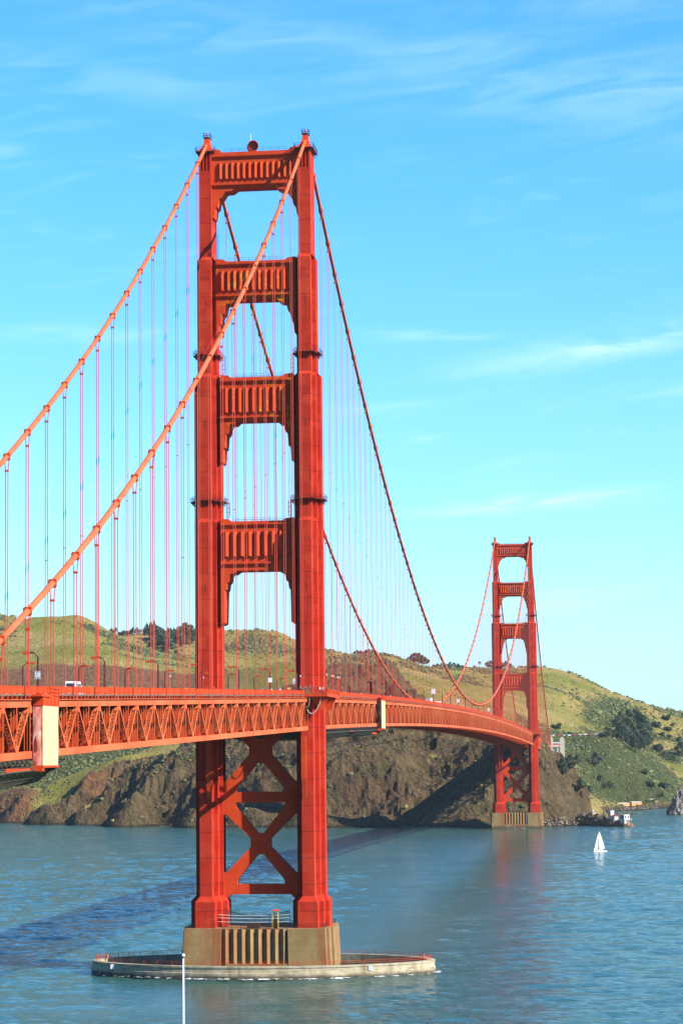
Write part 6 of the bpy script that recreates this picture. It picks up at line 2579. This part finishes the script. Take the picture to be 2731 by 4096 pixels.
def tree_proto(kind, seed):
    rg = np.random.default_rng(seed)
    root = empty({"broad": "broadleaf_tree", "conifer": "conifer_tree", "lone": "windswept_tree", "bush": "bushy_tree"}[kind], (0, 0, -600))
    tr = MB().mat("bark")
    cs, rs = [], []
    if kind == "conifer":
        H = 16.0
        tr.tube([(0, 0, -2), (0, 0, 4), (0.2, 0, H * 0.9)], [0.5, 0.4, 0.08], 7)
        for k in range(26):
            f = (k + 1) / 26
            z = 2.5 + (H - 2.5) * f
            r = (1 - f) ** 0.8 * 3.8 + 0.35
            for j in range(3 if f < 0.85 else 1):
                a = rg.random() * 6.28
                q = r * rg.uniform(0.35, 0.75)
                cs.append((q * math.cos(a), q * math.sin(a), z + rg.normal() * 0.4))
                rs.append(max(0.5, r * 0.5))
                tr.tube([(0, 0, z - 0.5), (q * math.cos(a), q * math.sin(a), z)], [0.08, 0.03], 4)
        key, size, n = "leaf_dark", 0.62, 46
    elif kind == "broad":
        H = 14.0
        tr.tube([(0, 0, -2), (0.2, 0.1, 3), (0.1, 0, 6)], [0.6, 0.5, 0.35], 8)
        for k in range(30):
            a, f = rg.random() * 6.28, rg.random()
            z = 3.8 + 9.2 * f
            q = math.sin(min(1, 0.25 + f * 0.9) * math.pi) * 5.4 * rg.uniform(0.3, 1.0) + 0.6
            c = (q * math.cos(a), q * math.sin(a), z)
            cs.append(c)
            rs.append(rg.uniform(1.3, 2.4))
            tr.tube([(0.1, 0, 4.5), (c[0] * .5, c[1] * .5, 4.5 + (z - 4.5) * .6), c], [0.2, 0.12, 0.04], 5)
        key, size, n = ("leaf_dark", "leaf_grey", "leaf_mid")[seed % 3], 0.62, 60
    elif kind == "lone":
        tr.tube([(0, 0, -1.5), (0.5, 0.2, 3), (1.2, 0.3, 7)], [0.35, 0.28, 0.16], 7)
        for k in range(11):
            a = rg.random() * 6.28
            q = rg.uniform(0.5, 2.8)
            c = (1.4 + q * math.cos(a), 0.3 + q * math.sin(a), rg.uniform(6.0, 10.0))
            cs.append(c)
            rs.append(rg.uniform(0.7, 1.3))
            tr.tube([(1.0, 0.3, 6), c], [0.13, 0.04], 5)
        key, size, n = "leaf_dark", 0.45, 46
    else:
        tr.tube([(0, 0, -1.2), (0, 0, 1.6)], [0.3, 0.2], 6)
        for k in range(12):
            a, q = rg.random() * 6.28, rg.uniform(0.2, 2.6)
            c = (q * math.cos(a), q * math.sin(a), rg.uniform(0.9, 3.2))
            cs.append(c)
            rs.append(rg.uniform(0.9, 1.5))
            tr.tube([(0, 0, 0.8), c], [0.1, 0.03], 4)
        key, size, n = ("leaf_dark", "leaf_mid")[seed % 2], 0.5, 56
    tr.build("trunk", root)
    cr = MB().mat(key)
    leaf_cloud(cr, cs, rs, n, size, rg)
    cr.build("crown", root)
    return root


def build_trees():
    protos = {k: [tree_proto(k, s) for s in ss] for k, ss in (("broad", (1, 2, 3, 4, 5)), ("conifer", (11, 12)), ("lone", (21, 22)), ("bush", (31, 32, 33)))}
    used = set()
    rg = np.random.default_rng(5)
    HT = {"broad": 14.0, "conifer": 16.0, "lone": 10.5, "bush": 4.5}

    def plant(kind, p, h, lab, group, wide=1.0):
        pr = protos[kind][int(rg.integers(len(protos[kind])))]
        if id(pr) in used:
            o = copy_tree(pr)
        else:
            o = pr
            used.add(id(pr))
        s = h / HT[kind]
        o.location = (p[0], p[1], p[2] - 0.3)
        o.rotation_euler = (0, 0, float(rg.random() * 6.28))
        o.scale = (s * wide, s * wide, s)
        tag(o, lab, "tree", group)
        return o

    def px(d):
        return d / FPX

    # dark wood on the skyline between the first hill and the near tower
    sky = [(446, 2516, "broad"), (462, 2514, "broad"), (480, 2524, "bush"), (496, 2524, "broad"), (512, 2519, "bush"), (532, 2512, "broad"), (548, 2513, "broad"), (562, 2520, "broad"),
           (588, 2493, "conifer"), (604, 2487, "conifer"), (618, 2486, "conifer"), (578, 2508, "conifer"), (632, 2503, "conifer"), (642, 2510, "broad"), (652, 2516, "broad"),
           (672, 2512, "conifer"), (684, 2514, "conifer"), (696, 2512, "conifer"), (708, 2512, "conifer"), (722, 2520, "broad"), (740, 2522, "broad"), (754, 2520, "broad"), (768, 2520, "broad"), (780, 2522, "broad"), (792, 2520, "broad")]
    names = {"conifer": "dark pointed conifer", "broad": "dark rounded tree", "bush": "low dark bush"}
    cnt = {}
    for u, top, kind in sky:
        c = crest_hit(u, 3150, 3600)
        d = (c - CAM) @ F_
        tp = at_depth(u, top, d)
        h = max(6.0, (tp[2] - c[2]) + 1.5)
        cnt[kind] = cnt.get(kind, 0) + 1
        plant(kind, c, h, f"{names[kind]}, {ORD[cnt[kind] - 1]} of its kind along the wooded skyline before the near tower", "trees of the wooded skyline", 1.0 if kind != "conifer" else 1.15)
    k = 0
    for u, v in [(600, 2555), (640, 2580), (660, 2570), (680, 2565), (700, 2560), (720, 2565), (745, 2570), (770, 2575), (690, 2590), (720, 2590), (650, 2600), (760, 2555), (630, 2560), (612, 2600), (672, 2605), (740, 2548)]:
        p = ground_hit(u, v, 2900)
        if p is None:
            continue
        k += 1
        plant("broad", p, rg.uniform(15, 21), f"dark grove tree, {ORD[k - 1]} on the slope below the wooded skyline", "trees on the slope below the skyline wood", 1.25)
    # clumps on the skyline right of the near tower
    for grp, items in (("by the edge of the near tower", [(1303, 2598, "bush"), (1320, 2600, "bush"), (1333, 2606, "bush")]),
                       ("behind the falling ocean-side cable", [(1418, 2608, "broad"), (1430, 2602, "broad"), (1444, 2604, "broad"), (1464, 2602, "broad"), (1476, 2598, "broad"), (1490, 2600, "broad"), (1505, 2606, "broad"), (1535, 2616, "bush"), (1570, 2630, "bush"), (1600, 2638, "bush")]),
                       ("in the big dark clump midway between the towers", [(1634, 2630, "broad"), (1648, 2618, "broad"), (1662, 2613, "broad"), (1676, 2615, "broad"), (1690, 2622, "broad"), (1704, 2632, "broad"), (1716, 2640, "lone")]),
                       ("in the low belt before the far tower", [(1732, 2660, "bush"), (1750, 2656, "broad"), (1766, 2654, "broad"), (1782, 2656, "broad"), (1800, 2650, "broad"), (1816, 2652, "broad"), (1832, 2656, "broad"), (1842, 2660, "bush")]),
                       ("between the cable and the far tower", [(1916, 2648, "lone"), (1950, 2648, "broad"), (1962, 2644, "broad")]),
                       ("framed inside the far tower", [(2008, 2652, "broad"), (2024, 2645, "broad"), (2042, 2656, "broad"), (2074, 2668, "broad"), (2084, 2676, "bush")]),
                       ("on the crest past the far tower", [(2178, 2682, "bush"), (2240, 2690, "lone"), (2250, 2692, "lone"), (2268, 2694, "lone"), (2278, 2696, "bush"), (2288, 2698, "lone")]),
                       ("on the long falling skyline near the view edge", [(2318, 2710, "bush"), (2505, 2798, "bush"), (2550, 2826, "bush"), (2568, 2834, "bush"), (2627, 2840, "bush"), (2712, 2852, "bush")])):
        for i, (u, top, kind) in enumerate(items):
            c = crest_hit(u, 2500)
            d = (c - CAM) @ F_
            h = max(3.0, (at_depth(u, top, d)[2] - c[2]) + 1.0)
            plant(kind, c, h, f"dark {'bush' if kind == 'bush' else 'tree'}, {ORD[i]} {grp}", "trees along the right-hand skyline", 1.0 if h > 8 else 1.3)
    # big grey-green eucalyptus grove on the right slope
    g = [(2470, 2915), (2485, 2890), (2500, 2905), (2515, 2885), (2530, 2900), (2545, 2880), (2560, 2895), (2575, 2905), (2585, 2925), (2495, 2935), (2515, 2930), (2535, 2935), (2555, 2930), (2570, 2950), (2545, 2960), (2525, 2965), (2505, 2955), (2490, 2960), (2560, 2980), (2580, 2985), (2590, 2960), (2540, 2990)]
    for i, (u, v) in enumerate(g):
        p = ground_hit(u, v + 22, 2700)
        if p is None:
            continue
        plant("broad", p, rg.uniform(17, 25), f"tall grey-green tree, {ORD[i]} from the top in the big grove on the right slope", "trees of the big slope grove", 1.0)
    # single trees and dark bushes
    for u, v, h, kind, lab in ((2384, 3062, 15, "broad", "dark dense evergreen in the middle of the scrubby slope above the bay"), (2310, 3052, 10, "broad", "rounded evergreen right beside the concrete pylon"), (2280, 3072, 12, "broad", "dark evergreen at the foot of the concrete pylon"),
                               (2250, 3100, 17, "conifer", "pointed conifer leaning on the bluff below the concrete pylon"), (2400, 3132, 9, "broad", "small dark evergreen left of centre on the scrubby slope"), (2440, 3160, 10, "broad", "wide dark bush tree above the first barrack"),
                               (2420, 3158, 8, "broad", "dark bush tree beside the wide one above the barracks"), (2358, 3185, 11, "broad", "low dark evergreen above the orange barrier fence"), (2330, 3150, 8, "bush", "dark bush on the slope behind the scree"),
                               (2580, 3100, 7, "bush", "small dark bush high on the scrubby slope near the houses"), (2605, 3148, 8, "bush", "dark bush above the red earth scar"), (2652, 3155, 8, "bush", "dark bush up-slope of the tall sea rock"),
                               (2640, 3010, 11, "broad", "round tree at the grove end above the grey houses"), (2625, 3000, 8, "bush", "dark bush touching the round tree above the houses"), (2715, 3005, 10, "broad", "dark tree at the view edge above the houses"), (2728, 3025, 18, "broad", "large dark tree at the view edge just above the houses"),
                               (2690, 3050, 9, "broad", "olive tree just above the upper grey-roofed house"), (2660, 3045, 12, "broad", "tree on the far side of the grey houses"), (2220, 2918, 8, "bush", "lone dark bush on the dry slope above the pylon"),
                               (2430, 2952, 9, "broad", "round tree at the end of the lookout flat"), (2455, 2958, 8, "broad", "bare greyish tree beside the lookout flat"), (2415, 2948, 6, "bush", "yellowish bush at the end of the parked cars"),
                               (2660, 2880, 8, "bush", "dark bush near the top of the bright green hill"), (2625, 2910, 9, "bush", "wide dark bush on the edge of the bright green hill"), (2690, 2905, 5, "bush", "small bush high on the bright green hill"),
                               (2672, 2925, 7, "bush", "dark bush in the middle of the bright green hill"), (2640, 2945, 6, "bush", "bush low on the bright green hill near the grove"), (2680, 2955, 6, "bush", "long low bush on the bright green hill"), (2705, 2965, 6, "bush", "bush low on the bright green hill near the view edge"),
                               (2650, 2800, 1, "bush", "")):
        if not lab:
            continue
        p = ground_hit(u, v, 1950)
        if p is None:
            continue
        plant(kind, p, h, lab, None, 1.15)
    # drop any pattern tree that was never planted
    for lst in protos.values():
        for pr in lst:
            if id(pr) not in used:
                for ch in [c for c in bpy.data.objects if c.parent == pr]:
                    bpy.data.objects.remove(ch)
                bpy.data.objects.remove(pr)


build_trees()


# ------------------------------------------------------------------ scrub, rubble and foam
def ico(sub):
    bm = bmesh.new()
    bmesh.ops.create_icosphere(bm, subdivisions=sub, radius=1.0)
    V = np.array([v.co[:] for v in bm.verts])
    F = np.array([[v.index for v in f.verts] for f in bm.faces])
    bm.free()
    return V, F


def scatter(name, pts, rad, zs, keys, pick, seed, jitter=0.32, sub=1):
    V, F = ico(sub)
    rg = np.random.default_rng(seed)
    n = len(pts)
    J = 1 + rg.normal(scale=jitter, size=(n, len(V)))
    co = V[None] * J[:, :, None] * rad[:, None, None] * np.array([1, 1, zs])
    a = rg.random(n) * 6.28
    c, s = np.cos(a)[:, None], np.sin(a)[:, None]
    co = np.stack([co[:, :, 0] * c - co[:, :, 1] * s, co[:, :, 0] * s + co[:, :, 1] * c, co[:, :, 2]], -1) + pts[:, None]
    faces = (F[None] + (np.arange(n) * len(V))[:, None, None]).reshape(-1, 3)
    me = bpy.data.meshes.new(name)
    co = co.reshape(-1, 3)
    me.vertices.add(len(co))
    me.vertices.foreach_set("co", co.ravel())
    me.loops.add(len(faces) * 3)
    me.loops.foreach_set("vertex_index", faces.ravel().astype(np.int32))
    me.polygons.add(len(faces))
    me.polygons.foreach_set("loop_start", np.arange(len(faces)) * 3)
    me.polygons.foreach_set("loop_total", np.full(len(faces), 3))
    me.update()
    for k in keys:
        me.materials.append(MATS[k])
    me.polygons.foreach_set("material_index", np.repeat(pick, len(F)).astype(np.int32))
    o = bpy.data.objects.new(name, me)
    COL.objects.link(o)
    tag(o, kind="stuff")
    return o


def build_scrub():
    t = NT("scrub_dry")
    v = t.coords('Object')
    t.done("scrub_dry", t.mix(t.remap(t.noise(v, 0.15, 4), 0.35, 0.65), (0.125, 0.115, 0.05), (0.19, 0.165, 0.08)), 0.9, 0.1)
    rg = np.random.default_rng(99)
    nx, ny = GX.shape
    # cell area weights
    dx = np.gradient(TX)[:, None] * np.gradient(TY)[None]
    U = 1365.5 + FPX * ((GX - CAM[0]) * RX[0] + (GY - CAM[1]) * RX[1] + (Z - CAM[2]) * RX[2]) / ((GX - CAM[0]) * F_[0] + (GY - CAM[1]) * F_[1] + (Z - CAM[2]) * F_[2])
    inview = (U > -120) & (U < 2860) & (Z > 4)
    dens = SCRUB * 1.0 + 0.022 * (1 - SCRUB) + 0.10 * ROCK
    wgt = dens * dx * inview * np.clip(2.2 - (GX - 1200) / 1500, 0.5, 2)
    wgt = (wgt / wgt.sum()).ravel()
    n = 36000
    pick = rg.choice(nx * ny, n, p=wgt)
    i, j = pick // ny, pick % ny
    x = TX[i] + rg.uniform(-.5, .5, n) * np.gradient(TX)[i]
    y = TY[j] + rg.uniform(-.5, .5, n) * np.gradient(TY)[j]
    ii = np.clip(np.searchsorted(TX, x) - 1, 0, nx - 2)
    jj = np.clip(np.searchsorted(TY, y) - 1, 0, ny - 2)
    fx, fy = (x - TX[ii]) / (TX[ii + 1] - TX[ii]), (y - TY[jj]) / (TY[jj + 1] - TY[jj])
    z = Z[ii, jj] * (1 - fx) * (1 - fy) + Z[ii + 1, jj] * fx * (1 - fy) + Z[ii, jj + 1] * (1 - fx) * fy + Z[ii + 1, jj + 1] * fx * fy
    rad = np.exp(rg.normal(0.12, 0.42, n)) * np.where(x > 2300, 1.15, 0.85)
    pts = np.stack([x, y, z + rad * 0.15], -1)
    which = np.where(rg.random(n) < 0.18, 2, np.where(rg.random(n) < 0.30, 1, 0))
    scatter("coastal_vegetation", pts, rad, 0.72, ["leaf_scrub", "leaf_mid", "scrub_dry"], which, 4)


build_scrub()


def build_rubble():
    rg = np.random.default_rng(17)
    P_ = []
    def strip(a, b, w, n, zmax):
        for _ in range(n):
            f = rg.random()
            q = np.array(a) + (np.array(b) - np.array(a)) * f
            P_.append((q[0] + rg.normal() * w, q[1] + rg.normal() * w * 0.6, WATER_Z - 0.3 + abs(rg.normal()) * zmax))
    strip((1311, -18), (1345, -46), 2.2, 420, 2.2)
    strip((1318, -26), (1352, -50), 3.0, 300, 3.4)
    for (u0, v0), (u1, v1), n in (((2440, 3246), (2560, 3241), 260), ((2560, 3241), (2670, 3232), 320), ((2470, 3262), (2530, 3258), 90), ((1790, 3310), (1940, 3312), 120), ((500, 3306), (790, 3308), 220), ((0, 3293), (240, 3297), 120)):
        a, b = at_z(u0, v0, WATER_Z), at_z(u1, v1, WATER_Z)
        strip(a[:2], b[:2], 2.0, n, 1.3)
    pts = np.array(P_)
    rad = np.exp(rg.normal(-0.25, 0.35, len(pts)))
    scatter("rubble", pts, rad, 0.8, ["rock_brown", "rock_grey"], (rg.random(len(pts)) < 0.45).astype(int), 8, 0.22)


build_rubble()


def build_foam():
    t = NT("sea_foam")
    v = t.coords('Object', (0.12, 0.12, 0.12))
    n = t.noise(v, 3.0, 6, 0.75)
    t.L.new(t.remap(n, 0.50, 0.58), t.b.inputs['Alpha'])
    t.done("foam", (0.72, 0.74, 0.74), 0.8, 0.2)
    m = MB().mat("foam")
    line = [at_z(u, v, WATER_Z) for u, v in COAST_UV]
    dense = []
    for a, b in zip(line[:-1], line[1:]):
        for k in range(12):
            dense.append(a + (b - a) * k / 12)
    off = fbm(np.array([p[0] for p in dense]), np.array([p[1] for p in dense]), 1 / 30, 3, 88)
    vs = []
    for i, p in enumerate(dense):
        w = 1.5 + 9 * max(0, off[i] - 0.42)
        vs += [(p[0] + 1, p[1] + 1, WATER_Z + 0.6), (p[0] - 7.0 - w, p[1] - 0.6 * w * 0.3, WATER_Z + 0.45)]
    m.add(vs, [(2 * i, 2 * i + 1, 2 * i + 3, 2 * i + 2) for i in range(len(dense) - 1)])
    # at the foot of the far pier, the fender ring and the rocks
    def ringfoam(cx, cy, rx, ry, w):
        n = 80
        b = []
        for k in range(n):
            a = 2 * math.pi * k / n
            b += [(cx + rx * math.cos(a), cy + ry * math.sin(a), WATER_Z + 0.55), (cx + (rx + w) * math.cos(a), cy + (ry + w) * math.sin(a), WATER_Z + 0.4)]
        m.add(b, [(2 * i, 2 * i + 1, (2 * i + 3) % (2 * n), (2 * i + 2) % (2 * n)) for i in range(n)])
    ringfoam(SPAN, 0, 13.2, 20.6, 1.8)
    n, b, e = 120, [], 2 / 1.80
    for k in range(n):
        a = 2 * math.pi * k / n
        c, q = math.cos(a), math.sin(a)
        c, q = math.copysign(abs(c) ** e, c), math.copysign(abs(q) ** e, q)
        b += [(c * 23.1, q * 46.3, WATER_Z + 0.5), (c * 24.6, q * 47.9, WATER_Z + 0.3)]
    m.add(b, [(2 * i, 2 * i + 1, (2 * i + 3) % (2 * n), (2 * i + 2) % (2 * n)) for i in range(n)])
    bp = at_z(2400, 3411, WATER_Z)
    c, q = math.cos(R(132)), math.sin(R(132))
    wk = []
    for k in range(16):
        d, w = 4.5 + k * 2.4, 0.5 + k * 0.16
        wk += [(bp[0] - c * d - q * w, bp[1] - q * d + c * w, WATER_Z + 0.45), (bp[0] - c * d + q * w, bp[1] - q * d - c * w, WATER_Z + 0.45)]
    m.add(wk, [(2 * i, 2 * i + 1, 2 * i + 3, 2 * i + 2) for i in range(15)])
    tag(m.build("sea_foam"), kind="stuff")


build_foam()


# ------------------------------------------------------------------ haze over the strait
def build_haze():
    m = bpy.data.materials.new("haze_air")
    m.use_nodes = True
    nt = m.node_tree
    nt.nodes.remove(nt.nodes["Principled BSDF"])
    pv = nt.nodes.new("ShaderNodeVolumePrincipled")
    pv.inputs['Color'].default_value = (0.80, 0.92, 1.0, 1)
    pv.inputs['Density'].default_value = HAZE
    pv.inputs['Anisotropy'].default_value = 0.2
    nt.links.new(pv.outputs[0], nt.nodes["Material Output"].inputs['Volume'])
    me = MB()
    me.box(-30000, 30000, -30000, 30000, -22, 400)
    mesh = me.mesh("haze")
    mesh.materials.append(m)
    o = bpy.data.objects.new("haze", mesh)
    COL.objects.link(o)
    tag(o, kind="stuff")


HAZE = 0.00002
build_haze()
